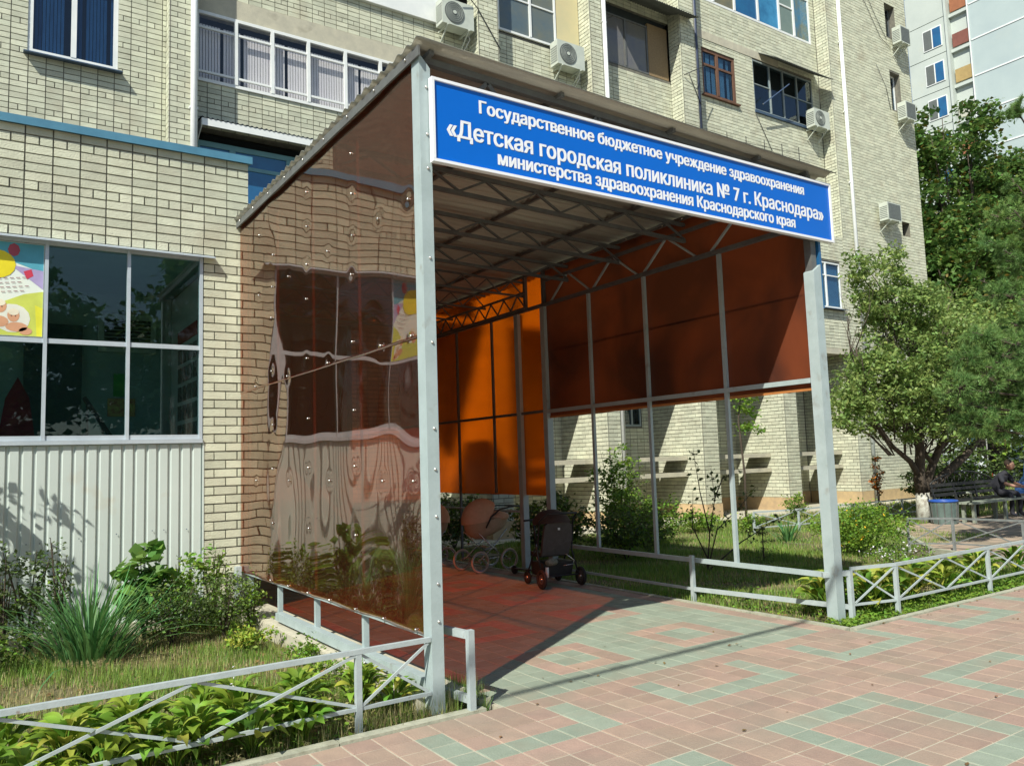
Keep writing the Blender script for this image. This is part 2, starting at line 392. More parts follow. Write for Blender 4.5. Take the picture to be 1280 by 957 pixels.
# ------------------------------------------------------------------ window helper (faces -Y)
def window(parent, x0, x1, z0, z1, Y, mull=(), trans=(), fw=.05, frame=WHITE, glass=GLASSD, curtain=None, sill=None, recess=.03, split=None, back=.45, cz=None, name='window'):
    mb = MB(); y0, y1 = Y-0.0+recess, Y+recess+.06
    mb.box(x0, x1, y0, y1, z0, z0+fw); mb.box(x0, x1, y0, y1, z1-fw, z1)
    mb.box(x0, x0+fw, y0+.002, y1-.002, z0+fw, z1-fw); mb.box(x1-fw, x1, y0+.002, y1-.002, z0+fw, z1-fw)
    for m in mull: mb.box(m-fw*.55, m+fw*.55, y0-.008, y1-.003, z0+fw, z1-fw)
    xs = [x0+fw]+[m for m in mull]+[x1-fw]
    for t in trans:
        if isinstance(t, tuple): mb.box(t[1], t[2], y0+.004, y1-.006, t[0]-fw*.35, t[0]+fw*.35)
        else: mb.box(x0+fw, x1-fw, y0+.004, y1-.006, t-fw*.35, t+fw*.35)
    o = part(name, mb, frame, parent)
    for i in range(len(xs)-1):
        part('pane', MB().box(xs[i]+.001, xs[i+1]-.001, y0+.028, y0+.034, z0+fw*.9, z1-fw*.9), glass if not isinstance(glass, list) else glass[i % len(glass)], o)
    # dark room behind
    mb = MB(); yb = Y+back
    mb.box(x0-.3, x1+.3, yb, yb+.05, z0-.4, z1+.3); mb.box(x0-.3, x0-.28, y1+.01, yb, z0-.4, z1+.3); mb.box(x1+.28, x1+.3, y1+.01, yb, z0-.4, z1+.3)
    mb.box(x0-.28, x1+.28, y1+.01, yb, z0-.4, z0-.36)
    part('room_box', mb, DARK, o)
    if curtain:
        mb = MB(); pitch = .055; n = int((x1-x0-.1)/pitch)
        top = cz or z1-.1
        for k in range(n):
            if curtain[1] and R.random() < curtain[1]: continue
            xx = x0+.05+k*pitch
            mb.box(xx, xx+pitch*curtain[2], Y+.105, Y+.11+.02*(k % 2), z0+.03, top)
        if mb.v: part('curtain', mb, curtain[0], o)
    if sill:
        part('sill', MB().poly([(x0-.06, Y-.16, z0-.05), (x0-.06, Y+.04, z0-.01), (x0-.06, Y+.04, z0-.035), (x0-.06, Y-.16, z0-.07)], (x1-x0+.12, 0, 0)), sill, o)
    return o
# ================================================================== GROUND
TP = .195; X0, Y0 = .04, -1.17
solo('ground', MB().box(-400, 400, -400, 400, -.5, -.16), ASPH, kind='structure')
# planting beds (soil sheets)
solo('flower_bed_soil', MB().box(-9, -.10, -.10, 4.66, -.15, -.045), SOIL, kind='structure')
solo('lawn_soil', MB().box(4.2, 9.4, -.33, 9.8, -.15, -.045).box(9.4, 13.6, 2.3, 9.8, -.15, -.045).box(9.4, 10.2, -.33, 2.3, -.15, -.0455).box(13.6, 16.5, 4.6, 9.8, -.15, -.0455), SOIL, kind='structure')
solo('dirt_strip', MB().box(16.5, 45, 4.6, 30, -.155, -.06).box(25.3, 45, 30, 60, -.155, -.06), SOIL, kind='structure')
# pavement base and tiles
pav = thing('pavement', None, None); pav['kind'] = 'structure'
def in_pave(i, j):
    x, y = X0+(i+.5)*TP, Y0+(j+.5)*TP
    if j <= 3: return -12 < x < 30 and y > -10
    if j == 4: return x < 4.17
    return 2 <= i <= 20 and y < 9.6
def green(i, j):
    if j <= 4:
        if j == 4: return False
        a, b = (i-7) % 9, (j-1) % 9
        if a < 6 and b < 6: return a in (0, 5) or b in (0, 5)
        return False
    if i == 20: return False
    a, b = (i-6) % 7, (j-7) % 7
    if a < 4 and b < 4: return a in (1, 2) and b in (1, 2)
    return True
base = MB()
base.box(-14, 60, -25, -.39, -.16, -.0045); base.box(-14, 4.13, -.39, -.19, -.16, -.0047); base.box(.40, 4.135, -.19, 9.7, -.16, -.0049)
part('paving_bed', base, GROUT, pav)
cells = []
for i in range(-22, 62):
    for j in range(-40, 56):
        if not in_pave(i, j): continue
        x, y = X0+(i+.5)*TP, Y0+(j+.5)*TP
        p = proj((x, y, 0)); ar = 0
        if p and -30 < p[0] < 1310 and p[1] < 990: ar = TP*TP*FOC*FOC*(CAM.z/p[2])/(p[2]**2)
        if p and p[2] > 1 and (ar or (p[2] < 14 and -500 < p[0] < 1800)): cells.append((ar, i, j, x, y))
cells.sort(key=lambda t: -t[0])
tmesh = {}
for gname, gm in (('g', TGREEN), ('p', TPINK)):
    for v in range(3):
        h = TP/2-.0045; c = .003
        mb = MB(); z = [R.uniform(-.0008, .0008) for _ in range(4)]
        t = [(-h+c, -h+c, z[0]), (h-c, -h+c, z[1]), (h-c, h-c, z[2]), (-h+c, h-c, z[3])]; b = [(-h, -h, -.005), (h, -h, -.005), (h, h, -.005), (-h, h, -.005)]
        d = [(q[0], q[1], -.018) for q in b]
        mb.add(t+b+d, [(0, 1, 2, 3)]+[(4+k, 4+(k+1) % 4, (k+1) % 4, k) for k in range(4)]+[(8+k, 8+(k+1) % 4, 4+(k+1) % 4, 4+k) for k in range(4)])
        tmesh[gname, v] = mb.mesh('paving_tile', gm)
rest = MB()
for n, (ar, i, j, x, y) in enumerate(cells):
    g = green(i, j); v = R.randrange(3); dz = R.uniform(-.0020, .0012); me = tmesh['g' if g else 'p', v]
    if n < 300: link('paving_tile', me, pav, (x, y, dz))
    else: rest.add([(q.co.x+x, q.co.y+y, q.co.z+dz) for q in me.vertices], [tuple(p.vertices) for p in me.polygons], 0 if g else 1)
part('paving_tile_field', rest, [TGREEN, TPINK], pav, kind='stuff')
# kerbs
cb = thing('kerb', None, None); cb['kind'] = 'structure'
def kerb(p, q, wd, top=.012, seg=1.0):
    p, q = Vector(p), Vector(q); L = (q-p).length; n = max(1, int(L/seg)); d = (q-p)/n
    for k in range(n):
        a = p+d*k+d.normalized()*.004; b = p+d*(k+1)-d.normalized()*.004; a.z = b.z = top-.09+R.uniform(-.003, .003)
        part('kerb_stone', MB().bar(a, b, wd, .18), CURB, cb)
kerb((-7.0, -.145, 0), (.3, -.145, 0), .085); kerb((4.2, -.355, 0), (22, -.355, 0), .07)
kerb((4.175, -.32, 0), (4.175, 9.6, 0), .07); kerb((.34, -.1, 0), (.34, 4.6, 0), .1, .05)
part('kerb_stone', MB().box(-.10, .28, .06, 4.6, -.15, .10), CONC, cb, 'low concrete strip under the brown panel wall')
# second path on the right with the bench
pb = thing('side_path', None, None); pb['kind'] = 'structure'
mb = MB(); mb.add([(9.45, -.32, -.03), (40, -.32, -.03), (40, 4.9, -.03), (13.7, 4.9, -.03), (10.45, 2.3, -.03)], [(0, 1, 2, 3, 4)])
part('paving_sheet', mb, M('side_path_concrete', (.42, .31, .24), (.34, .27, .2), 1.5, .9, bump=.3, dirt=((.2, .17, .12), 1.2, .55, .75)), pb)
mb = MB()
for k in range(60):
    x = 10+k*.5
    mb.box(x, x+.02, -.3, 4.85, -.03, -.026)
for k in range(10): mb.box(11, 40, k*.5, k*.5+.02, -.03, -.0255)
part('paving_joint', mb, MORTAR, pb, kind='stuff')
kerb((9.45, -.3, 0), (10.45, 2.3, 0), .08); kerb((10.45, 2.3, 0), (13.7, 4.9, 0), .08)
solo('building_apron', MB().box(4.3, 25.6, 9.15, 11.6, -.15, -.02), CONC, kind='structure')

# ================================================================== APARTMENT BLOCK
apt = thing('apartment_block', 'tall cream brick apartment block with projecting piers, glazed loggias and white downpipes behind the canopy', 'apartment block', (0, 9.8, 0))
MORT[apt.name] = MB()
YF, YR, YG = 9.8, 10.24, 11.65
W_ = lambda *a, **k: wall(apt, *a, **k)
# left wall
W_('y', 10.05, 1, -3.2, .11, 5.2, 10.9, [(-2.05, -.68, 8.72, 10.3)], off=.046, header=5)
W_('x', .11, 1, 9.8, 10.05, 5.2, 11.6, bond='run', thick=.03)
W_('y', YF, 1, .11, .62, 5.2, 12.2, bond='run', thick=.44)
# bay 1
W_('y', YR, 1, .62, 6.72, 8.1, 9.0, off=.1)
W_('y', YR, 1, .62, 6.72, 10.8, 11.6, off=.1)
W_('y', YR, 1, .62, 6.72, 13.2, 14.2, off=.1)
part('concrete_lintel', MB().box(.63, 6.71, YR-.012, YR+.25, 10.40, 10.795), CONC, apt, 'smooth beige concrete band over the long loggia window')
# pier 1
for (xa, xb) in ((6.72, 7.29), (10.08, 10.5), (13.35, 13.95)):
    W_('y', YF, 1, xa, xb, 0.35, 18.6, bond='run', thick=.3)
    W_('x', xa, 1, 9.8, 10.24, 4.8, 18.6, bond='run', thick=.03)
    W_('x', xa, 1, 9.8, YG, .35, 4.8, bond='run', thick=.03)
    W_('x', xb, -1, 9.8, 10.24, 4.8, 18.6, bond='run', thick=.03)
W_('y', YF, 1, 16.8, 17.38, .35, 4.8, bond='run', thick=.3)
W_('x', 16.8, 1, 9.8, YG, .35, 4.8, bond='run', thick=.03)
# bay 2
W_('y', YR, 1, 7.29, 10.08, 4.8, 11.95)
W_('y', YR, 1, 7.29, 10.08, 13.9, 15.0)
# bay 3
W_('y', YR, 1, 10.5, 13.35, 4.8, 12.08)
W_('y', YR, 1, 10.5, 13.35, 13.78, 18.6, [(11.35, 12.35, 14.55, 15.6)])
# long wall right of pier 3
H4 = [(14.68, 16.12, 12.05, 13.5), (16.95, 19.9, 12.08, 13.75), (14.4, 20.05, 15.0, 16.6)]
W_('y', YR, 1, 13.95, 20.3, 8.4, 18.6, H4)
part('concrete_lintel', MB().box(14.2, 18.2, YR-.012, YR+.25, 13.76, 14.0), CONC, apt)
# flush second storey and end block
HE = [(18.68, 20.05, 6.05, 7.55), (23.85, 24.5, 16.2, 17.45), (23.85, 24.5, 13.5, 14.9), (23.85, 24.35, 8.95, 9.45)]
W_('y', YF, 1, 13.95, 20.3, 4.8, 8.4, HE[:1])
W_('y', YF, 1, 20.3, 25.2, .35, 18.6, HE, bond='run')
W_('x', 20.3, 1, 9.8, 10.24, 8.4, 18.6, bond='run', thick=.03)
W_('x', 20.3, 1, 9.8, YG, .35, 4.8, bond='run', thick=.03)
# recessed ground floor wall
W_('y', YG, 1, 4.3, 20.3, .35, 4.8, [(12.05, 12.95, 2.5, 3.9)])
for a, b in ((6.72, 7.29), (10.08, 10.5), (13.35, 13.95), (16.8, 17.38), (20.3, 25.2)):
    part('plinth', MB().box(a-.015, b+.015, 9.785, 11.6, -.15, .35), BRICKP, apt, 'ochre stained plinth at the foot of a brick pier')
part('plinth', MB().box(4.3, 20.28, 11.63, 11.9, -.15, .35), BRICKP, apt)
part('overhang_slab', MB().box(4.3, 20.29, 9.86, 11.9, 4.68, 4.795), CONC, apt, 'concrete underside of the overhanging second storey')
part('overhang_slab', MB().box(13.97, 20.28, 9.792, 9.855, 4.62, 4.795), CONC, apt)
for a, b in ((7.3, 10.06), (10.52, 13.33), (13.97, 16.78), (17.4, 20.28)):
    for z in (1.09, 1.52): part('concrete_shelf', MB().box(a, b, 10.36, 11.12, z, z+.11), CONC, apt, 'pale concrete ledge spanning between brick piers')
# core mass
part('core_wall', MB().box(-9, 20.2, 11.93, 24, 0, 22).box(20.6, 25.15, 10.2, 24, 0, 22).box(-9, 25.19, 10.30, 11.9, 18.62, 22).box(-9, -3.21, 10.06, 11.9, 0, 22).box(-3.2, 20.2, 10.95, 11.9, 4.85, 18.6), MORTAR, apt)
part('overhang_slab', MB().box(-3.2, 20.2, 10.5, 11.9, 4.80, 4.86), CONC, apt)
# windows
window(apt, -2.05, -.68, 8.74, 10.28, 10.05, [-1.37], fw=.075, curtain=(CURTB, .12, .8), sill=NAVY, recess=.02)
m_ = [1.41, 2.12, 2.86, 3.66, 4.46, 5.2]
window(apt, .66, 6.6, 9.0, 10.40, YR, m_, [10.08, 9.2], fw=.06, frame=WHITE, glass=see_through('loggia_glass', (.93, .93, .93), 0, 1.45), curtain=(CURT, .05, .8), cz=10.2, recess=-.03)
# loggia above bay 1
part('balcony_panel', MB().box(.66, 6.2, 10.15, 10.3, 11.6, 12.15), WHITE, apt, 'white plastic balcony front')
window(apt, .66, 6.2, 12.15, 13.2, YR-.08, [1.6, 2.6, 3.6, 4.6, 5.5], fw=.06, glass=BLUEG)
# bay 1 lower glazing with awning over
window(apt, .66, 6.5, 5.4, 7.85, YR-.02, [1.35, 2.45, 3.5, 4.6], [7.45], fw=.1, frame=M('teal_frame', (.16, .33, .36), (.13, .28, .32), 3, .5), glass=BLUEG)
AWN = M('awning_sheet', (.13, .14, .13), (.09, .10, .09), 5, .8)
def awning(parent, x0, x1, yb, yf, zb, zf, mat=AWN, pitch=.09, amp=.013, fascia=None, name='awning'):
    n = int((x1-x0)/pitch*6); V = []; F = []
    for k in range(n+1):
        x = x0+(x1-x0)*k/n; dz = amp*math.sin(2*math.pi*(x-x0)/pitch)
        V += [(x, yb, zb+dz), (x, yf, zf+dz), (x, yb, zb+dz-.008), (x, yf, zf+dz-.008)]
    for k in range(n):
        o = 4*k
        F += [(o, o+1, o+5, o+4), (o+2, o+6, o+7, o+3), (o+1, o+3, o+7, o+5)]
    mb = MB().add(V, F, 0, True)
    a = part(name, mb, mat, parent)
    if fascia: part('fascia', MB().box(x0+.02, x1-.02, yf+.01, yf+.03, zf-.02-fascia[1], zf-.015), fascia[0], a)
    return a
awning(apt, .68, 6.6, YR+.0, YR-.42, 8.20, 8.13, M('dark_slate_sheet', (.06, .07, .08), (.04, .05, .06), 5, .7), fascia=(WHITE, .13))
part('fascia', MB().poly([(.69, YR-.40, 7.98), (.69, YR-.02, 7.8), (.69, YR-.02, 8.14), (.69, YR-.40, 8.11)], (.02, 0, 0)), WHITE, apt)
# bay 2 window
window(apt, 7.55, 9.32, 11.98, 13.8, YR, [8.52], [12.9], fw=.055, curtain=None, recess=-.03, glass=M('bay_pane', (.16, .17, .13), (.10, .14, .16), 1.1, .06, spec=.9))
part('infill_panel', MB().box(9.36, 10.06, YR-.02, YR+.1, 11.98, 13.85), M('beige_board', (.6, .52, .3), (.55, .5, .3), 3, .7), apt, 'beige board filling the side of a loggia')
part('infill_panel', MB().box(7.3, 7.53, YR-.01, YR+.1, 11.98, 13.85), BLUEG, apt, 'blue glass strip beside the loggia window')
# bay 3
window(apt, 10.85, 12.55, 12.1, 13.5, YR, [11.72], fw=.045, frame=STEEL, glass=M('bay_pane_dark', (.13, .13, .14), (.19, .18, .14), .9, .1, spec=.8), recess=.02)
part('infill_panel', MB().box(12.56, 13.3, YR+.02, YR+.1, 12.1, 13.6), OSB, apt, 'chipboard panel closing a loggia')
part('infill_panel', MB().box(10.52, 10.84, YR+.05, YR+.1, 12.1, 13.6), DARK, apt)
part('infill_panel', MB().box(10.52, 13.3, YR+.09, YR+.14, 13.5, 13.8), DARK, apt)
awning(apt, 10.9, 13.75, YR, YR-.80, 14.05, 13.72)
window(apt, 11.35, 12.35, 14.55, 15.6, YR, [11.85], fw=.04, frame=STEEL)
# brown window, dark loggia, top loggia, low window
window(apt, 14.68, 16.12, 12.06, 13.5, YR, [15.36], [13.02], fw=.09, frame=BROWNW, curtain=(M('lace_curtain', (.5, .58, .62), (.4, .48, .55), 5, .8), .35, .9))
part('sill', MB().box(14.6, 16.2, YR-.08, YR, 12.0, 12.04), BROWNW, apt)
window(apt, 16.95, 19.9, 12.1, 13.72, YR, [17.75, 18.4, 19.1], [(12.95, 17.0, 17.75), (12.95, 18.4, 19.85)], fw=.04, frame=M('grey_old_frame', (.28, .33, .33), (.2, .24, .25), 6, .6), recess=.01)
awning(apt, 17.25, 20.05, YR, YR-.70, 14.0, 13.52)
part('ledge', MB().box(16.93, 19.95, YR-.05, YR+.02, 12.0, 12.08), NAVY, apt)
window(apt, 14.4, 20.05, 15.02, 16.6, YR-.02, [15.35, 16.3, 17.4, 18.45, 19.2], [(16.0, 18.5, 19.2)], fw=.07, glass=[M('curtain_pane', (.22, .42, .36), (.5, .6, .5), 1.4, .1, spec=.8), M('dark_pane', (.12, .13, .10), (.2, .18, .1), 1.5, .08, spec=.8), BLUEG, M('blue_pane', (.03, .16, .32), (.06, .28, .5), 1.6, .08, spec=.8), M('grey_pane', (.16, .22, .19), (.2, .26, .22), 1.2, .08, spec=.8), M('mixed_pane', (.05, .2, .34), (.16, .18, .12), 2.2, .08, spec=.8)])
window(apt, 18.68, 20.05, 6.07, 7.53, YF, [19.3], [7.1], fw=.05, curtain=(M('pale_blue_curtain', (.3, .5, .62), (.2, .38, .55), 3, .8), .1, .9), sill=NAVY, back=.4)
window(apt, 12.05, 12.95, 2.5, 3.9, YG, [12.6], fw=.055, frame=M('grey_window_frame', (.3, .36, .37), (.25, .3, .32), 4, .5), recess=.03)
for z0, z1 in ((16.2, 17.45), (13.5, 14.9)):
    window(apt, 23.87, 24.48, z0, z1, YF+.18, fw=.05, frame=WHITE if z0 < 15 else STEEL, back=.35)
part('niche_back', MB().box(23.8, 24.4, YF+.3, YF+.34, 8.9, 9.5), DARK, apt)
# pipes
def pipe(x, z0, z1, y, mat, lab, r=.05):
    mb = MB().tube([(x, y, z0), (x, y, z1)], r, 10)
    p = part('downpipe', mb, mat, apt, lab)
    for z in np.arange(z0+.8, z1, 2.4): part('pipe_clamp', MB().box(x-r-.015, x+r+.015, y-.02, y+.06, z, z+.035), STEEL if mat is not WPIPE else WPIPE, p)
pipe(.53, 5.0, 14, YF-.07, WPIPE, 'white downpipe at the left end of the facade', .06)
pipe(10.56, 0, 18.5, YF-.02, WPIPE, 'white downpipe beside the second pier', .055)
pipe(14.03, 8.4, 18.5, YF+.05, M('dark_pipe', (.05, .07, .12), (.04, .05, .09), 6, .5), 'dark blue downpipe beside the third pier', .055)
pipe(20.9, 4.7, 18.5, YF-.08, WPIPE, 'tall white downpipe on the end block', .06)
pipe(20.95, 0, 4.6, YF-.08, M('grey_pipe', (.33, .36, .34), (.2, .22, .2), 6, .6), 'grey lower length of downpipe with peeling paint', .06)
def cable(pts, r=.008): part('cable', MB().tube(pts, r, 5), BLACK, apt)
cable([(21.9, YF-.03, 17.8), (22.7, YF-.03, 16.9), (23.4, YF-.03, 16.0), (24.0, YF-.03, 15.75)])
cable([(22.4, YF-.03, 17.8), (23.2, YF-.03, 16.7), (23.8, YF-.03, 16.0)])
cable([(23.0, YF-.03, 14.9), (23.5, YF-.03, 14.2), (23.7, YF-.03, 13.4)])
cable([(5.9, YF-.3, 12.4), (6.72, YF-.03, 12.0), (7.3, YF-.03, 11.2), (7.35, YF+.3, 10.8)], .012)
cable([(13.4, YF-.03, 12.1), (13.6, YF-.2, 12.2), (14.3, YF-.03, 12.6)], .012)
cable([(13.6, YF-.03, 12.2), (14.0, YF-.03, 11.4)], .01)
cable([(16.9, YR-.03, 12.0), (17.6, YR-.03, 10.9)], .01)
part('hanging_rod', MB().bar((10.65, YR-.3, 12.95), (11.2, YR-.1, 13.35), .02), CHROME, apt)
part('hanging_rod', MB().bar((16.95, YR-.3, 12.15), (18.0, YR-.5, 12.95), .03), CHROME, apt)
flush_bricks(apt)

# air conditioners ------------------------------------------------
def conditioner(label, x, z, y=YF, wd=.75, h=.55, group='air conditioner units on the facade', fan=True):
    t = thing('air_conditioner', label, 'air conditioner', (x, y, z), 0, group)
    a = MB().box(x, x+wd, y-.42, y-.12, z, z+h)
    c = part('casing', a, ACM, t)
    if not fan: part('front_grille', MB().box(x+.05, x+wd-.05, y-.43, y-.421, z+.05, z+h-.04), ACD, t)
    if fan: part('fan_grille', MB().tube([(x+wd*.38, y-.435, z+h*.5), (x+wd*.38, y-.421, z+h*.5)], h*.42, 20), ACD, t)
    for k in ((.15, .22, .29, .36) if fan else ()): part('grille_ring', MB().ring((x+wd*.38, y-.438, z+h*.5), (0, 1, 0), h*k, .003, 18), ACM, t)
    if fan: part('fan_hub', MB().tube([(x+wd*.38, y-.45, z+h*.5), (x+wd*.38, y-.436, z+h*.5)], .045, 10), ACM, t)
    mb = MB()
    for k in range(7): mb.box(x-.006, x-.001, y-.4, y-.14, z+.08+k*.06, z+.1+k*.06)
    part('side_louvre', mb, ACD, t)
    for s in (.12, wd-.15):
        part('bracket', MB().box(x+s, x+s+.03, y-.44, y+.02, z-.035, z-.002).bar((x+s+.015, y-.40, z-.03), (x+s+.015, y, z-.34), .025), ACM, t)
    part('hose', MB().tube([(x+wd-.05, y-.2, z+.1), (x+wd+.06, y-.12, z-.05), (x+wd-.05, y-.02, z-.3)], .014, 6), WPIPE, t)
    return t
conditioner('air conditioner with round fan under the upper left loggia, left of the first pier', 5.78, 11.42, YR-.05, .82, .6)
conditioner('air conditioner on brackets beside the beige board of the second loggia', 9.05, 11.35, YR+.02, .85, .62)
conditioner('boxy air conditioner at the right end of the dark loggia under a torn awning', 19.3, 11.95, YR, .8, .58)
conditioner('highest air conditioner on the windowless end block', 24.0, 15.85, YF, .62, .6, fan=False)
conditioner('middle air conditioner on the windowless end block', 23.95, 13.05, YF, .65, .62, fan=False)
conditioner('lowest air conditioner on the windowless end block, near the white pipe', 22.3, 9.2, YF, .8, .6, fan=False)

# ================================================================== CLINIC ANNEX
AY = 4.67
anx = thing('clinic_annex', 'low brick clinic annex with wide aluminium window and white ribbed siding below', 'building', (-2.5, AY, 0))
MORT[anx.name] = MB()
AH = [(-7, -.44, 0, 4.18)]
wall(anx, 'y', AY, 1, -3.6, .08, 4.18, 5.38, [(-.44, .08, 4.1, 4.38)], thick=.3, off=-.168, header=5)
wall(anx, 'y', AY, 1, -.43, .08, .08, 4.38, thick=.3, off=.08, bond='run', d0=.016)
part('side_wall', MB().box(-.23, .075, 4.98, 9.6, 0, 5.38), M('brick_side', (.5, .47, .33), (.4, .37, .26), 6, .9, bump=.5), anx)
part('roof', MB().box(-7, .07, 4.72, 9.6, 5.30, 5.37), ASPH, anx)
part('coping', MB().box(-7, .12, AY-.05, AY+.33, 5.385, 5.40).box(-7, .12, AY-.055, AY-.04, 5.365, 5.455).box(-7, .12, AY-.04, AY+.33, 5.44, 5.455), TEALP, anx, 'blue metal coping along the roof edge')
part('flashing', MB().poly([(-7, AY-.10, 4.145), (-7, AY+.02, 4.185), (-7, AY+.02, 4.165), (-7, AY-.10, 4.13)], (6.68, 0, 0)), ALU, anx, 'thin metal drip strip over the window')
part('plinth', MB().box(-7, .09, AY-.02, AY+.3, -.15, .07), CONC, anx)
flush_bricks(anx)
# window wall
wn = part('window', MB(), ALU, anx)
mb = MB(); y0, y1 = AY+.01, AY+.07
for z in (2.03, 3.055, 4.11): mb.box(-7, -.44, y0, y1, z, z+.05)
for x in (-5.13, -4.35, -3.57, -2.79, -2.04, -1.245, -.475): mb.box(x, x+.035, y0-.012, y1-.003, 2.03, 4.16)
mb.box(-7, -.44, y0-.03, y0-.001, 1.985, 2.028)
part('window_frame', mb, ALU, wn)
gx = [-5.13, -4.35, -3.57, -2.79, -2.04, -1.245, -.475]
for i in range(len(gx)-1):
    for (za, zb) in ((2.08, 3.055), (3.105, 4.11)): part('pane', MB().box(gx[i]+.036, gx[i+1]-.001, AY+.034, AY+.042, za+.001, zb-.001), GLASS, wn)
# siding ribs, each a sheet rib
sd = part('siding', MB().box(-7, -.435, AY+.028, AY+.05, .06, 1.985), SIDING, anx, 'white ribbed metal siding below the window')
pitch = .1185; ribm = {}
mb = MB(); h0, h1 = .07, 1.975
mb.add([(0, .026, h0), (.008, .012, h0), (.084, .012, h0), (.093, .026, h0), (0, .026, h1), (.008, .012, h1), (.084, .012, h1), (.093, .026, h1)], [(0, 1, 5, 4), (1, 2, 6, 5), (2, 3, 7, 6), (4, 5, 6, 7), (3, 2, 1, 0)])
rm = mb.mesh('siding_rib', SIDING)
for k in range(28): link('siding_rib', rm, sd, Vector((-.44-(k+1)*pitch+.02, AY, 0))-worldloc(sd))
sm_ = MB().tube([(0, -.006, 0), (0, 0, 0)], .006, 6).mesh('rivet', NAVY)
for k, z in ((1, 1.02), (3, 1.03), (4, 1.03), (7, 1.02), (10, 1.0), (13, .98), (14, .98), (17, .97)): link('rivet', sm_, sd, Vector((-.44-(k+1)*pitch+.07, AY, z))-worldloc(sd))
part('corner_trim', MB().box(-.437, -.42, AY-.004, AY+.02, .06, 2.0), SIDING, anx)
# inside the annex
rmn = part('room', MB().box(-5.2, .07-.31, 7.4, 7.5, .0, 4.2).box(-5.2, -.24, AY+.3, 7.4, .9, 1.0).box(-5.2, -.24, AY+.3, 7.4, 4.18, 4.25).box(-5.3, -5.2, AY+.3, 7.4, 0, 4.2), ROOMW, anx)
part('ceiling_return', MB().box(-7, -.45, AY+.08, AY+.3, 4.165, 4.19), ROOMW, rmn)
part('grille_frame', MB().box(-1.23, -.48, 7.33, 7.39, 3.36, 3.9), M('door_frame_paint', (.34, .38, .34), (.3, .34, .3), 3, .7), rmn)
mb = MB()
for k in range(8): mb.box(-1.15, -.56, 7.30, 7.328, 3.42+k*.052, 3.45+k*.052)
part('grille_slat', mb, DARK, rmn)
part('door', MB().box(-2.1, -1.42, 7.30, 7.395, 1.0, 3.7), M('dark_door', (.03, .06, .06), (.025, .05, .05), 3, .5), rmn)
part('door', MB().box(-3.4, -2.7, 7.30, 7.395, 1.0, 3.5), DARK, rmn)
part('handrail', MB().bar((-1.5, 6.2, 2.62), (-1.05, 6.2, 1.9), .05).bar((-1.46, 6.2, 1.0), (-1.46, 6.2, 2.58), .03).bar((-1.28, 6.2, 1.0), (-1.28, 6.2, 2.25), .03), BLACK, rmn)
part('notice', MB().box(-1.02, -.86, 7.37, 7.395, 2.74, 3.06), M('green_notice', (.05, .28, .06), (.04, .2, .05), 5, .7), rmn)
part('notice', MB().box(-1.09, -.74, 7.37, 7.395, 2.46, 2.71), M('map_notice', (.4, .38, .12), (.3, .1, .08), 16, .7), rmn)
rwall = part('side_screen', MB().box(-.262, -.25, AY+.31, 7.38, 1.0, 4.15), M('inner_wall_white', (.55, .6, .58), (.5, .55, .54), 2, .8), rmn)
for r_ in range(5):
    for c_ in range(4): part('notice', MB().box(-.275, -.264, 5.75+c_*.3, 5.97+c_*.3, 2.1+r_*.26, 2.3+r_*.26), M('photo_print', (.06, .07, .07), (.22, .24, .22), 22, .7) if (r_, c_) == (0, 0) else bpy.data.materials['photo_print'], rwall)
part('notice', MB().box(-.275, -.264, 5.75, 6.9, 3.42, 3.6), M('red_heading', (.35, .06, .05), (.3, .05, .05), 5, .7), rwall)
part('hanging_coat', MB().poly([(-2.42, 6.2, 1.9), (-1.98, 6.2, 1.9), (-2.08, 6.2, 2.6), (-2.2, 6.2, 2.85), (-2.32, 6.2, 2.6)], (0, .14, 0)), M('dark_red_coat', (.16, .02, .03), (.1, .015, .02), 7, .9), rmn)
# poster in the upper left pane
pst = thing('poster', 'bright children\'s poster with yellow sun and pink babies behind the upper left window pane', 'poster', (-2.41, AY+.05, 3.12))
P_ = lambda n, mb, c, z=0: part(n, mb, c if not isinstance(c, tuple) else M('poster_ink', c, None, 3, .5), pst)
PY = AY+.026
def flat(pts, layer): return MB().add([(x, PY-.0012*layer, z) for x, z in pts], [tuple(range(len(pts)))])
def disc(cx, cz, rx, rz, layer, n=16, a0=0): return flat([(cx+rx*math.cos(2*math.pi*k/n+a0), cz+rz*math.sin(2*math.pi*k/n+a0)) for k in range(n)], layer)
part('poster_sheet', MB().box(-2.75, -2.045, PY, PY+.004, 3.115, 4.105), M('poster_white', (.78, .84, .74), (.72, .8, .78), 3, .5), pst)
P_('poster_print', flat([(-2.75, 3.86), (-2.4, 3.92), (-2.05, 3.80), (-2.05, 4.1), (-2.75, 4.1)], 1), (.10, .42, .55))
P_('poster_print', flat([(-2.35, 3.86), (-2.05, 3.62), (-2.05, 3.82), (-2.2, 3.84)], 2), (.45, .38, .65))
P_('poster_print', flat([(-2.3, 3.12), (-2.05, 3.12), (-2.05, 3.6), (-2.22, 3.56), (-2.5, 3.42), (-2.75, 3.44), (-2.75, 3.12)], 2), (.62, .70, .12))
P_('poster_print', disc(-2.47, 3.86, .17, .15, 3), (.85, .72, .02))
P_('poster_print', disc(-2.32, 4.02, .055, .07, 3, 8), (.45, .08, .12))
P_('poster_print', flat([(-2.23, 3.80), (-2.16, 3.83), (-2.14, 3.76), (-2.2, 3.72)], 3), (.65, .05, .1))
P_('poster_print', disc(-2.32, 3.3, .16, .15, 3, 14), (.80, .82, .72))
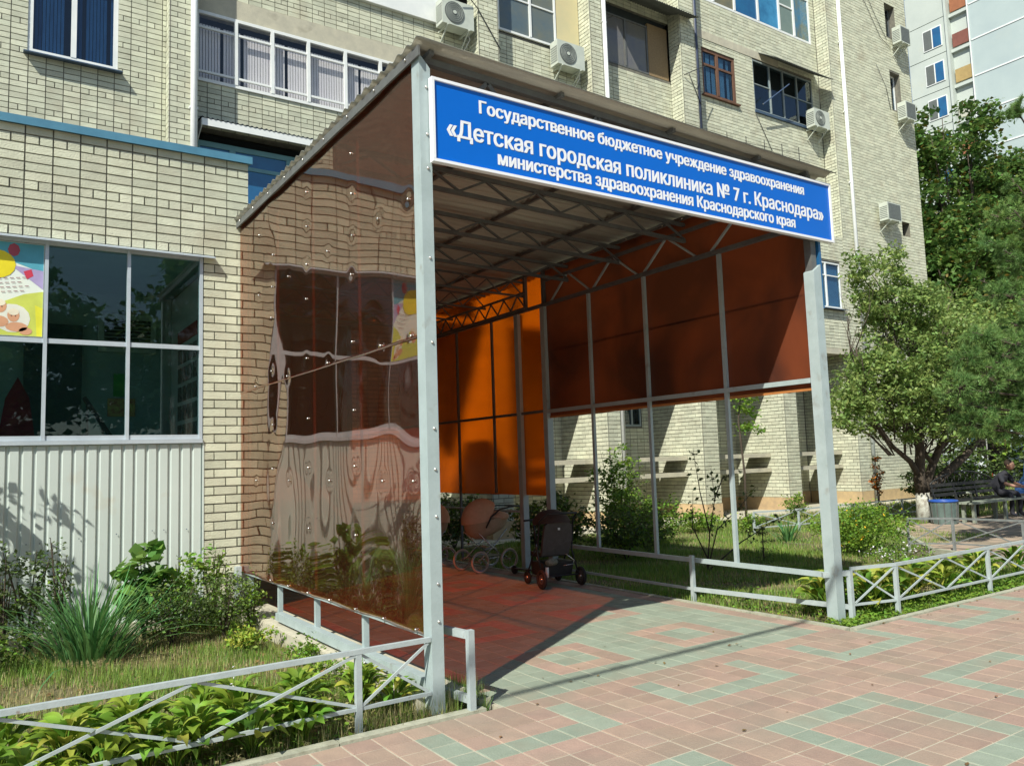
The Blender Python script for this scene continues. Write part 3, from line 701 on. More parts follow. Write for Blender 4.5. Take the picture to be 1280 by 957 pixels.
for cx, cz, rx, rz in ((-2.43, 3.42, .06, .07), (-2.31, 3.33, .055, .07), (-2.44, 3.26, .09, .06), (-2.28, 3.21, .10, .05), (-2.2, 3.17, .06, .04)):
    P_('poster_print', disc(cx, cz, rx, rz, 4, 12), (.72, .38, .22))
for (cx, cz) in ((-2.43, 3.42), (-2.31, 3.33)):
    P_('poster_print', disc(cx, cz+.035, .05, .035, 5, 10), (.86, .80, .62))
    P_('poster_print', disc(cx-.018, cz-.005, .007, .008, 5, 6), (.2, .08, .05)); P_('poster_print', disc(cx+.018, cz-.005, .007, .008, 5, 6), (.2, .08, .05))
P_('poster_print', flat([(-2.12, 3.45), (-2.05, 3.42), (-2.05, 3.12), (-2.10, 3.12)], 3), (.80, .78, .05))
mb = MB()
for r_ in range(4):
    for k in range(5-r_ % 2):
        x = -2.46+k*.055+r_*.012; z = 3.70-r_*.045+k*.008
        mb.add([(x, PY-.006, z), (x+.035, PY-.006, z+.004), (x+.035, PY-.006, z+.011), (x, PY-.006, z+.007)], [(0, 1, 2, 3)])
part('poster_print', mb, M('poster_ink_dark', (.25, .08, .12), None, 3, .5), pst)
# ================================================================== ENTRANCE CANOPY
can = thing('entrance_canopy', 'grey steel entrance canopy with corrugated roof and glossy brown plastic side walls', 'canopy', (2.2, 2, 0))
def rz_(x): return 4.665-.0275*x
# front posts
pl_ = part('post', MB().poly([(-.035, -.055, .0), (.055, -.055, .0), (.055, -.055, 4.50), (-.035, -.055, 4.60)], (0, .02, 0)).box(-.035, -.015, -.034, .06, 0, 4.58).box(.035, .055, -.034, .06, 0, 4.5).box(-.014, .034, .02, .058, 0, 4.56), GREY, can, 'left front post, a folded pale grey steel channel')
scm = MB().ell((0, 0, 0), (.011, .011, .011), 8, 5).mesh('screw', SCREW)
def screw(p, parent): link('screw', scm, parent, Vector(p)-worldloc(parent))
for z in (4.35, 4.0, 3.75, 3.1, 2.5, 1.9, 1.62, 1.3, .85, .6): screw((.02, -.057, z), pl_)
pr_ = part('post', MB().poly([(4.40, -.07, -.05), (4.52, -.07, -.05), (4.52, -.07, 3.55), (4.40, -.07, 3.47)], (0, .12, 0)), GREY, can, 'right front post, square pale grey steel tube')
part('post', MB().box(4.42, 4.50, -.04, .04, 3.48, 4.50), STEEL, can, 'upper dark length of the right front post')
part('corner_cover', MB().box(4.525, 4.56, -.06, .03, 3.1, 4.4), BLUEG, can, 'strip of blue plastic edge film behind the right post')
# left wall frame
mb = MB()
part('rail', MB().box(.02, .03, .06, 4.6, 2.565, 2.585), GREY, can)
part('rail', MB().box(.005, .055, .06, 4.6, .475, .53), GREY, can)
for y in (1.27, 2.37, 3.45, 4.5): part('upright', MB().box(.04, .085, y-.022, y+.022, .13, .50).box(.045, .065, y-.008, y+.008, .501, 4.48), GREY, can)
part('rail', MB().box(-.02, .055, .05, 3.35, .13, .205), GREY, can, 'low grey rail along the foot of the brown wall')
part('end_stub', MB().box(-.09, -.03, 4.55, 4.64, .2, .56), FENCE, can)
# brown sheets: buckled between the screws
SCR = [(y, .51) for y in (.22, .76, 1.29, 1.87, 2.41, 2.98, 3.52, 4.1)]+[(y, z) for z in (1.1, 1.66, 2.12, 2.69, 3.26) for y in (1.27, 2.37, 3.45)]
SCR += [(y, 1.54) for y in (.21, .73, 1.83, 2.92, 4.03)]+[(y, 2.58) for y in (.19, .71, 1.83, 2.94, 4.03)]+[(y, 3.59) for y in (.19, .72, 1.24, 1.81, 2.35, 2.89, 3.42, 3.9)]
SCR += [(1.24, 3.95), (2.34, 3.96), (3.39, 3.93), (3.87, 4.27), (1.24, 4.3), (2.34, 4.3)]
def bulge(Y, Z):
    low = 1/(1+np.exp((Z-2.55)*6))
    d = (.0022+.0046*low)*np.sin(2*np.pi*(Y-.2)/1.09+.7*np.sin(Z*1.9+.6))*(.75+.25*np.sin(Z*2.6+1))
    d += (.0016+.0030*low)*np.sin(2*np.pi*(Z-.2)/1.03+1.3*np.sin(Y*1.7))*(.6+.4*np.sin(Y*2.1))
    d += .0011*low*np.sin(2*np.pi*(Y*1.25+Z*.55)+2)+.0007*np.sin(2*np.pi*(Y*.6-Z*.9)+.5)
    d += .012*np.exp(-((Y-.25)**2/.06+(Z-4.3)**2/.12))+.004*np.exp(-((Y-3.55)**2/.02))*np.sin(Z*3)
    d *= 1.15*np.exp(-((Y-2.5)/3.2)**6)
    k = np.ones_like(d); dm = np.zeros_like(d)
    for (a, b) in SCR:
        g = np.exp(-((Y-a)**2+(Z-b)**2)/.004); k *= (1-.75*g); dm += -.0022*g
    return d*k+dm
def sheet(y0, y1, z0, z1, x0, lab, name='brown_sheet'):
    ny, nz = int((y1-y0)/.022), int((z1-z0)/.022)
    yy, zz = np.meshgrid(np.linspace(y0, y1, ny+1), np.linspace(z0, z1, nz+1))
    d = bulge(yy, zz); P = []
    for off in (0, .004): P.append(np.stack([x0-d+off, yy, zz], -1).reshape(-1, 3))
    V = np.concatenate(P); n1 = (ny+1)*(nz+1); idx = np.arange(n1).reshape(nz+1, ny+1)
    a, b, c, e = idx[:-1, :-1].ravel(), idx[:-1, 1:].ravel(), idx[1:, 1:].ravel(), idx[1:, :-1].ravel()
    F = [np.stack([a, e, c, b], 1), np.stack([a, b, c, e], 1)+n1]
    for l, fl in ((idx[0], 0), (idx[-1], 1), (idx[:, 0], 1), (idx[:, -1], 0)):
        q = np.stack([l[:-1], l[1:], l[1:]+n1, l[:-1]+n1], 1); F.append(q[:, ::-1] if fl else q)
    wl = worldloc(can); V = V-np.array([wl.x, wl.y, wl.z])
    return tagit(link(name, npmesh(name, V, np.concatenate(F), SHEET, smooth=True), can), lab)
s1 = sheet(.045, 4.655, .50, 2.57, -.010, 'lower glossy brown sheet, buckled, mirroring the annex')
s2 = sheet(.045, 4.655, 2.55, 4.60, -.016, 'upper glossy brown sheet, buckled, mirroring the brickwork')
for (a, b) in SCR:
    y = np.array([a]); z = np.array([b]); dd = float(bulge(y, z)[0])
    screw(((-.010 if b < 2.56 else -.016)-dd-.006, a, b), s1 if b < 2.56 else s2)
# right wall frames
GI = GREY
for y in (1.17, 2.42, 3.53): part('upright', MB().box(4.41, 4.45, y-.022, y+.022, .46, 3.94), GI, can)
for (y, x) in ((4.60, 4.40), (5.30, 4.40)): part('post', MB().box(x, x+.1, y-.05, y+.05, -.05, 3.94), GI, can, 'dark grey inner post at the end of the side wall')
part('post', MB().box(4.41, 4.47, 4.55, 4.61, 3.99, 4.5), STEEL, can)
part('post', MB().box(4.40, 4.45, 5.02, 5.07, 3.99, 4.5), STEEL, can)
part('rail', MB().box(4.405, 4.445, .06, 4.55, 2.345, 2.395), GI, can)
part('rail', MB().box(4.405, 4.445, .06, 4.55, .41, .46), GI, can, 'low grey rail above the lawn')
part('rail', MB().box(4.39, 4.45, .06, 9.6, 3.945, 3.99), STEEL, can)
part('rail', MB().box(4.41, 4.45, 5.36, 9.6, 2.36, 2.40), STEEL, can)
part('rail', MB().box(4.41, 4.45, 4.66, 5.24, 2.36, 2.40), STEEL, can)
part('rail', MB().box(4.41, 4.45, 5.36, 9.6, .86, .89), FENCE, can)
for y in (6.05, 7.2, 8.4): part('upright', MB().box(4.412, 4.448, y-.018, y+.018, 1.15 if y != 7.2 else .0, 3.94), STEEL, can)
part('rail', MB().box(4.37, 4.41, .05, 4.5, 4.30, 4.34), STEEL, can)
ap = [.82, 1.94, 2.95, 3.92]
for y in ap:
    for s in (-1, 1): part('brace', MB().bar((4.39, y+s*.03, 4.30), (4.41, y+s*.44, 3.99), .024), GI, can)
ys = [.06, 1.17, 2.42, 3.53, 4.56]
for k in range(4):
    for z0, z1 in ((2.30, 3.27), (3.26, rz_(4.5)-.05)):
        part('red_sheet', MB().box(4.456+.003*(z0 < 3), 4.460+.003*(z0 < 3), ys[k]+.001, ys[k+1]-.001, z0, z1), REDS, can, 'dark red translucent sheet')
part('sheet_lap', MB().box(4.464, 4.472, .06, 4.56, 3.25, 3.275), STEEL, can)
part('edge_trim', MB().box(4.448, 4.47, .06, 4.56, 2.27, 2.30), M('orange_edge', (.5, .2, .06), (.4, .16, .05), 5, .5), can)
ys = [4.57, 5.3, 6.05, 7.2, 8.4, 9.6]
for k in range(5):
    for z0, z1 in ((1.13, 2.37), (2.36, rz_(4.5)-.05)):
        part('orange_sheet', MB().box(4.456+.003*(z0 < 2), 4.460+.003*(z0 < 2), ys[k]+.001, ys[k+1]-.001, z0, z1), ORNG, can, 'translucent orange sheet glowing with daylight')
# trusses
def truss(y, h, top=.12, x0=.04, x1=4.42, n=8, wd=.04, z0=None, thick=.03):
    mb = MB(); zt = lambda x: (z0 if z0 else rz_(x)-top); zb = lambda x: zt(x)-h
    mb.bar((x0, y, zt(x0)), (x1, y, zt(x1)), wd).bar((x0, y, zb(x0)), (x1, y, zb(x1)), wd)
    t = part('roof_truss', mb, STEEL, can); st = (x1-x0)/n
    for k in range(n):
        for a, b in (((k+.0), (k+.5)), ((k+1.), (k+.5))):
            xa, xb = x0+a*st, x0+b*st
            part('truss_web', MB().bar((xa, y, zb(xa)+wd/2), (xb, y, zt(xb)-wd/2), thick*.75), STEEL, t)
    return t
t0 = truss(.02, .62, .075, n=4, wd=.05, thick=.045)
for y in (1.67, 2.83, 3.96): truss(y, .20, .13, n=7)
for y in (5.1, 6.2, 7.3, 8.4): truss(y, .22, .13, n=10, wd=.028, thick=.022)
mb = MB().bar((4.34, 4.9, 4.22), (4.34, 9.5, 4.22), .03).bar((4.34, 4.9, 3.98), (4.34, 9.5, 3.98), .03)
t_ = part('side_truss', mb, STEEL, can)
for k in range(12):
    y = 4.95+k*.38
    part('truss_web', MB().bar((4.34, y, 4.0), (4.34, y+.19, 4.2), .018), STEEL, t_); part('truss_web', MB().bar((4.34, y+.38, 4.0), (4.34, y+.19, 4.2), .018), STEEL, t_)
for x in (.06, 1.25, 2.5, 3.66, 4.40): part('purlin', MB().bar((x, -.08, rz_(x)-.05), (x, 9.6, rz_(x)-.05), .035), STEEL, can)
# corrugated roof sheets
ys = [-.145]+[.98+1.08*k for k in range(9)]
for k in range(len(ys)-1):
    xa = -.082+R.uniform(-.012, .012); xb = 4.74+R.uniform(-.02, .02); y0, y1 = ys[k]-.03, ys[k+1]+.03; n = int((y1-y0)/.17*10); V = []; F = []
    for i in range(n+1):
        y = y0+(y1-y0)*i/n; dz = .015*math.sin(2*math.pi*y/.15)+.004*(k % 2)
        for (x, e) in ((xa, 0), (xb, 0), (xa, -.009), (xb, -.009)): V.append((x, y, rz_(x)+dz+e))
    for i in range(n):
        o = 4*i; F += [(o, o+1, o+5, o+4), (o+2, o+6, o+7, o+3), (o, o+4, o+6, o+2), (o+1, o+3, o+7, o+5)]
    F += [(0, 2, 3, 1), (4*n, 4*n+1, 4*n+3, 4*n+2)]
    mb = MB().add(V, F, 0, True); mb.m = [1 if (i_ < 4*n and i_ % 4 == 1) else 0 for i_ in range(len(F))]
    part('roof_sheet', mb, [ROOFT, ROOFM], can)
part('roof_trim', MB().box(-.06, -.045, -.1, 4.95, 4.555, 4.63), STEEL, can)
for k in range(9): link('screw', scm, can, Vector((-.065, .1+k*.55, 4.60))-worldloc(can))
for k in range(1, 14): link('screw', scm, can, Vector((4.34, .3+k*.33, 4.47))-worldloc(can))
# low end frames by the front posts
def low_frame(label, pts):
    t = thing('low_barrier', label, 'barrier', pts[0][0]); return t
lb = thing('low_barrier', 'short grey tube barrier standing right beside the left front post', 'barrier', (.2, -.15, 0))
part('post', MB().box(.18, .225, -.175, -.13, -.06, .535), FENCE, lb)
for z in (.50, .08): part('rail', MB().bar((.20, -.13, z), (.16, .16, z), .04, .05), FENCE, lb)
rb = thing('low_barrier', 'low grey tube barrier along the lawn edge at the right front post', 'barrier', (4.3, .7, 0))
for (x, y, z) in ((4.585, -.10, .475), (4.33, 1.75, .50)): part('post', MB().box(x-.022, x+.022, y-.022, y+.022, -.06, z), FENCE, rb)
part('rail', MB().bar((4.585, -.09, .45), (4.35, .04, .44), .04, .05), FENCE, rb)
part('rail', MB().bar((4.585, -.078, .12), (4.33, 1.73, .12), .035, .045), FENCE, rb)
part('rail', MB().bar((4.33, 1.775, .12), (4.33, 4.4, .12), .02, .03), FENCE, rb)

# ------------------------------------------------------------------ SIGN
sg = thing('clinic_sign', 'long blue clinic name board with white Russian lettering hung across the canopy front', 'sign', (2.37, -.08, 4.1))
x0, x1, z0, z1 = .035, 4.725, 3.79, 4.415
part('board', MB().box(x0+.02, x1-.02, -.10, -.07, z0+.02, z1-.02), SIGNB, sg)
part('frame', MB().box(x0, x1, -.115, -.065, z1-.022, z1).box(x0, x1, -.115, -.065, z0, z0+.022).box(x0, x0+.022, -.115, -.065, z0+.023, z1-.023).box(x1-.022, x1, -.115, -.065, z0+.023, z1-.023), SIGNW, sg)
for x in (.3, 1.0, 1.95, 2.65, 3.4, 4.1): part('bracket', MB().bar((x, -.06, z1-.02), (x+.12, -.02, z1+.035), .02, .03), FENCE, sg)
GLY = {}
def _raw(body):
    from mathutils.geometry import delaunay_2d_cdt
    cu = bpy.data.curves.new('t', 'FONT'); cu.body = body; cu.size = 1; cu.resolution_u = 3; cu.fill_mode = 'NONE'
    o = bpy.data.objects.new('t', cu); COL.objects.link(o)
    dg = bpy.context.evaluated_depsgraph_get(); dg.update(); me0 = bpy.data.meshes.new_from_object(o.evaluated_get(dg))
    bpy.data.objects.remove(o); vs = [Vector(v.co[:2]) for v in me0.vertices]; es = [tuple(e.vertices) for e in me0.edges]; bpy.data.meshes.remove(me0)
    if len(body) > 1: return vs, []
    r = delaunay_2d_cdt(vs, es, [], 0, 1e-5); out = []
    for f in r[2]:
        cx = sum(r[0][i].x for i in f)/len(f); cy = sum(r[0][i].y for i in f)/len(f); k = 0
        for a, b in es:
            p, q = vs[a], vs[b]
            if (p.y > cy) != (q.y > cy) and cx < (q.x-p.x)*(cy-p.y)/(q.y-p.y)+p.x: k ^= 1
        if k: out.append(tuple(f))
    return [(v.x, v.y) for v in r[0]], out
def glyph(c):
    if c not in GLY:
        rr = lambda b: max(v[0] for v in _raw(b)[0])
        vs, fs = ([], []) if c == ' ' else _raw(c)
        GLY[c] = (vs, fs, rr('I'+c+'I')-rr('II'))
    return GLY[c]
def textwords(body, wd, cap, cx, zb, y):
    tot = sum(glyph(c)[2] for c in body)-.12; sx = (wd-.012)/tot; sz = cap/.727; pen = -.06; out = []
    for w_i in body.split(' '):
        mb = MB()
        for c in w_i:
            vs, fs, adv = glyph(c)
            for k, dx in enumerate((-.0050, 0, .0050)):
                for kk, dzz in enumerate((-.0018, .0018)):
                    mb.add([(cx-wd/2+.006+(pen+v[0])*sx+dx, y-.0004*(k*2+kk), zb+v[1]*sz+dzz) for v in vs], fs)
            pen += adv
        pen += glyph(' ')[2]; out.append((w_i, mb))
    return out
for body, wd, cap, cx, zb in (('Государственное бюджетное учреждение здравоохранения', 3.86, .098, 2.36, 4.232), ('«Детская городская поликлиника № 7 г. Краснодара»', 4.42, .132, 2.37, 4.008), ('министерства здравоохранения Краснодарского края', 3.53, .104, 2.35, 3.868)):
    for w_i, mb in textwords(body, wd, cap, cx, zb, -.1015): part('lettering', mb, SIGNW, sg, 'white word '+w_i, kind='stuff')

# ------------------------------------------------------------------ FENCES
def lattice(label, pts, zt=.49, zb=.14, bay=.95, post_every=2, start=0, wpost=.038, name='low_fence', mat=FENCE, skip=False):
    """pts: list of (x,y) corner points"""
    t = thing(name, label, 'fence', (pts[0][0], pts[0][1], 0)); 
    for (a, b) in zip(pts[:-1], pts[1:]):
        a = Vector((a[0], a[1], 0)); b = Vector((b[0], b[1], 0)); L = (b-a).length; n = max(1, round(L/bay)); d = (b-a)/n; u = d.normalized()
        part('top_rail', MB().bar(a+Vector((0, 0, zt)), b+Vector((0, 0, zt)), .034, .03), mat, t)
        part('bottom_rail', MB().bar(a+Vector((0, 0, zb)), b+Vector((0, 0, zb)), .022), mat, t)
        for k in range(n+1):
            p = a+d*k
            if (k+start) % post_every == 0 and not (skip and k == 0 and abs(a.x-pts[0][0]) < .01): part('post', MB().bar(p+Vector((0, 0, -.1)), p+Vector((0, 0, zt-.018)), wpost, wpost, up=(u.x, u.y, 0)), mat, t)
        for k in range(n):
            p, q = a+d*k+u*.02, a+d*(k+1)-u*.02; nrm = Vector((-u.y, u.x, 0))*.008
            part('cross_bar', MB().bar(p+nrm+Vector((0, 0, zt-.02)), q+nrm+Vector((0, 0, zb+.015)), .010, .018), mat, t)
            part('cross_bar', MB().bar(q-nrm+Vector((0, 0, zt-.02)), p-nrm+Vector((0, 0, zb+.015)), .010, .018), mat, t)
    return t
lattice('pale grey lattice fence in front of the hostas left of the canopy', [(-.04, -.035), (-.555, -.035), (-6.465, -.035)], start=0, bay=.985, skip=True)
f2 = lattice('pale grey lattice fence edging the hosta bed right of the canopy', [(4.61, -.10), (5.15, -.24), (16.3, -.26)], start=0, skip=True)
lattice('white lattice fence in front of the brick end wall, behind the lawn shrubs', [(10.95, 6.3), (12.1, 6.05), (17.0, 6.0)], zt=.42, zb=.1)
lattice('low grey lattice fence beside the side path, in front of the waste bin', [(10.15, 2.5), (10.5, 1.95), (10.6, -.1)], zt=.5, zb=.1, bay=1.2, post_every=1, mat=M('shaded_fence_paint', (.2, .22, .22), (.14, .15, .15), 14, .6))  # darker than the other fences: the shade here is put into the paint colour
# ================================================================== FAR PANEL BUILDING
fb = thing('panel_building', 'tall pale blue-grey concrete panel building far behind the trees at the right', 'apartment building', (60, 20, 0))
PANEL = M('pale_panel', (.50, .55, .51), (.44, .49, .46), .35, .85, dirt=((.48, .5, .42), .5, .6, .8))
PANELB = M('blue_grey_panel', (.42, .50, .50), (.37, .45, .46), .3, .85, dirt=((.42, .48, .46), .4, .6, .8))
FH = 2.88; ZT = 38.0
part('core_wall', MB().box(60.3, 74, -12, 28.15, 0, 38.4), PANEL, fb)
fbwin = None
for k in range(13):
    z1 = ZT+.3-k*FH; z0 = z1-FH
    if z0 < -.5: z0 = 0
    part('wall_panel', MB().box(60.0, 60.29, 25.05, 28.2, z0+.03, z1-.03), PANEL, fb)
    for a, b in ((-11.9, -3), (-2.95, 5.9), (5.95, 14.7), (14.75, 23.35)):
        part('wall_panel', MB().box(60.0, 60.29, a, b, z0+.04, z1-.04), PANELB, fb)
    if k >= 1:
        zz = 33.2-(k-1)*FH
        w_ = part('window', MB().box(59.94, 60.0-.003, 25.45, 26.95, zz-.05, zz+1.65), WHITE, fb)
        part('pane', MB().box(59.92, 59.937, 26.25, 26.88, zz+.03, zz+1.57), ACD, w_); part('pane', MB().box(59.92, 59.937, 25.52, 26.15, zz+.03, zz+1.57), BLUEG, w_)
    zz = z0+.1
    colr = [(.34, .13, .06), (.22, .08, .06), (.42, .30, .12), (.5, .5, .42)][k % 4]
    part('loggia_parapet', MB().box(60.1, 60.2, 23.5, 24.75, zz, zz+1.05), M('parapet_paint', colr, None, 3, .8), fb)
    w_ = part('loggia_window', MB().box(60.35, 60.4, 23.5, 24.75, zz+1.06, zz+2.35), WHITE if k % 3 else STEEL, fb)
    for a in (23.55, 24.2): part('pane', MB().box(60.32, 60.349, a, a+.5, zz+1.12, zz+2.28), ACD if k % 2 else BLUEG, w_)
    part('loggia_slab', MB().box(60.0, 60.34, 23.4, 24.85, zz+2.45, zz+2.7), PANEL, fb)
part('fin_wall', MB().box(59.7, 60.3, 24.86, 25.04, 0, 38.3), PANEL, fb)
part('joint_strip', MB().box(59.93, 60.3, 23.36, 23.44, 0, 38.3), WHITE, fb)
mb = MB()
for k in range(13): mb.box(59.955, 59.999, -11.9, 23.3, ZT+.3-k*FH-.05, ZT+.3-k*FH+.05)
part('joint_strip', mb, WHITE, fb, kind='stuff')

# ================================================================== PLANTS
rng = np.random.default_rng(5)
def leaf_quads(C, size, up=.5, asp=.5, droop=0., rs=.35):
    """diamond leaves at centres C (n,3)"""
    n = len(C); nrm = rng.normal(size=(n, 3)); nrm[:, 2] = np.abs(nrm[:, 2])+up; nrm /= np.linalg.norm(nrm, axis=1)[:, None]
    t = rng.normal(size=(n, 3)); t[:, 2] -= droop; t -= nrm*(t*nrm).sum(1)[:, None]; t /= np.linalg.norm(t, axis=1)[:, None]
    b = np.cross(nrm, t); s = size*(1+rs*rng.uniform(-1, 1, n))[:, None]
    V = np.stack([C-t*s*.5, C+b*s*asp*.5+nrm*s*.08-t*s*.05, C+t*s*.5, C-b*s*asp*.5+nrm*s*.08-t*s*.05], 1)
    return V.reshape(-1, 3), np.arange(4*n).reshape(-1, 4)
def clump_pts(ells, nclump, per, cr, shell=.55, yr=None):
    """ells: list of (cx,cy,cz,rx,ry,rz,weight)"""
    out = []; wt = np.array([e[6] if len(e) > 6 else e[3]*e[4]*e[5] for e in ells]); wt = wt/wt.sum()
    for e, k in zip(ells, rng.multinomial(nclump, wt)):
        d = rng.normal(size=(k, 3)); d /= np.linalg.norm(d, axis=1)[:, None]
        r = shell+(1-shell)*rng.random(k)[:, None]; r = np.where(rng.random((k, 1)) < .25, rng.random((k, 1)), r)
        c = np.array(e[:3])+d*r*np.array(e[3:6]); out.append(c)
    cc = np.concatenate(out); P = []
    for c in cc:
        m = max(4, int(per*rng.uniform(.4, 1.5))); r = cr*rng.uniform(.6, 1.3)
        p = rng.normal(size=(m, 3))*np.array([r, r, r*.6])*.55; P.append(c+p)
    return cc, np.concatenate(P)
def foliage(name, P, size, mat, parent, up=.5, asp=.55, off=None, mats2=None, frac=0, **k):
    V, F = leaf_quads(P, size, up, asp, **k); o = worldloc(parent) if parent else Vector((0, 0, 0)); V = V-np.array(o[:])
    mi = None; ms = mat
    if mats2: ms = [mat, mats2]; mi = (rng.random(len(F)) < frac).astype(int)
    ob = link(name, npmesh(name, V, F, ms, mi), parent); return ob
def limb(mb, p, d, L, r, depth, spread=.5, rise=.15, n=5):
    pts = [Vector(p)]; rad = [r]; d = Vector(d).normalized()
    for k in range(n):
        d = (d+Vector((R.uniform(-.16, .16), R.uniform(-.16, .16), R.uniform(-.06, .12)+rise*.1))).normalized()
        pts.append(pts[-1]+d*L/n); rad.append(r*(1-.6*(k+1)/n))
    mb.tube(pts, rad, 7 if depth > 1 else 5)
    if depth > 0:
        for k in range(3 if depth > 1 else 4):
            i = R.randrange(2, n+1); dd = (d+Vector((R.uniform(-1, 1), R.uniform(-1, 1), R.uniform(-.3, .8)))*spread).normalized()
            limb(mb, pts[i], dd, L*.62, rad[i]*.75, depth-1, spread, rise, n)

# --- fruit tree by the bench
ft = thing('fruit_tree', 'leafy small tree with whitewashed forked trunk standing beside the waste bin', 'tree', (15.5, 5.2, 0))
mb = MB().tube([(15.5, 5.2, -.1), (15.52, 5.2, .3), (15.5, 5.2, .62)], [.19, .16, .15], 10); part('trunk', mb, LIME, ft, 'whitewashed forked trunk base')
mb = MB().tube([(15.5, 5.2, .6), (15.42, 5.2, .95), (15.45, 5.15, 1.5), (15.4, 5.1, 2.3)], [.15, .13, .11, .08], 8)
mb.tube([(15.42, 5.2, 1.0), (15.1, 5.2, 1.35), (14.6, 5.3, 1.7), (14.0, 5.3, 2.3)], [.08, .065, .05, .03], 7)
mb.tube([(15.55, 5.2, .6), (15.9, 5.15, 1.2), (16.3, 5.0, 1.9), (16.6, 5.0, 2.8)], [.12, .09, .075, .05], 8)
mb.tube([(15.6, 5.2, .6), (16.2, 5.1, .95), (17.0, 4.9, 1.45), (17.8, 4.8, 2.0)], [.12, .105, .09, .06], 8)
mb.tube([(15.9, 5.1, 1.25), (15.8, 5.4, 1.7), (15.7, 5.6, 2.6)], [.06, .05, .03], 6)
for p, d in (((15.4, 5.1, 2.3), (-.3, 0, 1)), ((14.0, 5.3, 2.3), (-.8, .1, 1)), ((16.6, 5, 2.8), (.2, 0, 1)), ((17.8, 4.8, 2.0), (.6, 0, .7)), ((15.7, 5.6, 2.6), (0, .3, 1)), ((14.6, 5.3, 1.7), (-.8, 0, .4))): limb(mb, p, d, 1.7, .05, 2)
part('branch', mb, BARK, ft)
E1 = [(15.9, 5.2, 3.6, 2.3, 1.7, 1.35, 5), (14.2, 5.2, 3.0, 1.5, 1.2, .9, 2.6), (15.2, 5.2, 4.9, 1.1, .9, .7, 1.4), (17.6, 5.2, 3.9, 1.7, 1.5, 1.2, 3), (16.0, 5.0, 2.2, 2.2, 1.4, .55, 2), (13.0, 5.2, 2.5, .6, .6, .55, .7),
      (14.3, 5.2, 5.1, .9, .6, .5, .35), (13.7, 5.2, 5.55, .35, .3, .5, .16), (14.9, 5.2, 5.9, .25, .3, .7, .22), (15.4, 5.2, 5.6, .3, .3, .8, .22), (18.8, 5.2, 3.0, 1.2, 1.2, 1.3, 1.4)]
cc, P = clump_pts(E1, 560, 74, .24)
foliage('crown', P, .10, L_APPLE, ft, up=.35)
mb = MB()
for c in cc[::3]:
    b = Vector(((c[0]+15.8)/2, 5.2, max(1.5, c[2]-1.0))); mb.tube([b, (b+Vector(c))/2+Vector((0, 0, .1)), c], [.018, .012, .006], 4, cap=False)
part('twig', mb, BARK, ft, kind='stuff')
sb = thing('sapling', 'light green young branch tips showing just left of the right front post', 'sapling', (11.3, 6.8, 0))
part('stem', MB().tube([(11.3, 6.8, -.1), (11.35, 6.8, 1.2), (11.25, 6.8, 2.4), (11.4, 6.8, 3.0)], [.03, .025, .018, .008], 6), BARK, sb)
cc, P = clump_pts([(11.45, 6.8, 2.85, .38, .3, .38, 2), (11.7, 6.8, 2.3, .3, .3, .4, 1)], 26, 26, .16); foliage('crown', P, .085, L_MID, sb)

# --- maple far right
def broad_tree(label, base, ells, ncl, per, cr, size, trunk_r, group=None, yellow=.1, mat=L_MAPLE, name='maple_tree'):
    t = thing(name, label, 'tree', base, 0, group); b = Vector(base)
    top = max(e[2] for e in ells)
    mb = MB().tube([b+Vector((0, 0, -.2)), b+Vector((.1, 0, top*.3)), b+Vector((-.1, .1, top*.6)), b+Vector((.1, 0, top*.85))], [trunk_r, trunk_r*.8, trunk_r*.55, trunk_r*.25], 9)
    for e in ells:
        c = b+Vector(e[:3]); q = b+Vector((0, 0, max(1.8, e[2]*.45)))
        mb.tube([q, (q+c)/2+Vector((0, 0, -.2)), c], [trunk_r*.42, trunk_r*.28, trunk_r*.1], 6)
        for k in range(4): mb.tube([c*.6+q*.4, c+Vector((R.uniform(-1, 1)*e[3], R.uniform(-1, 1)*e[4], R.uniform(-.3, 1)*e[5]))*.85], [trunk_r*.16, trunk_r*.04], 5)
    part('trunk', mb, BARK, t)
    cc, P = clump_pts([(e[0]+b.x, e[1]+b.y, e[2]+b.z)+tuple(e[3:]) for e in ells], ncl, per, cr)
    foliage('crown', P, size, mat, t, up=.6, mats2=L_MAPLEY, frac=yellow, asp=.8)
    return t
E2 = [(-.5, 0, 5.5, 5.5, 4, 3.6, 7), (-2.2, 0, 9.6, 3.6, 3, 2.6, 4), (3, 0, 9.5, 4.6, 3.5, 3.2, 5), (-3.6, 0, 13.4, 1.0, 1, 1.9, .8), (0.0, 0, 14.2, 1.6, 1.3, 2.6, 1.4), (3.6, 0, 13.2, 2.2, 1.6, 1.8, 1.5), (6.6, 0, 13.6, 2.4, 2, 2.2, 1.6), (-4.5, 0, 7.5, 1.6, 2, 2.4, 1.6), (7.5, 0, 6, 3.5, 3, 4, 4)]
broad_tree('large dark green maple with yellowing tips rising in front of the panel building', (38.0, 14, 0), [(a*1.12, b, c*1.12, d*1.15, e*1.1, f*1.15, g) for (a, b, c, d, e, f, g) in E2], 1100, 90, .60, .235, .4, yellow=.10)
E3 = [(0, 0, 4.0, 3.4, 2.4, 2.2, 3), (2.5, 0, 5.6, 2.6, 2, 2, 2), (-2, 0, 6.0, 2, 2, 1.8, 1.5)]
broad_tree('smaller bushy broadleaf tree filling the gap between fruit tree and maple', (29.5, 10.6, 0), E3, 260, 60, .42, .17, .2, yellow=.05, mat=L_APPLE, name='broadleaf_tree')
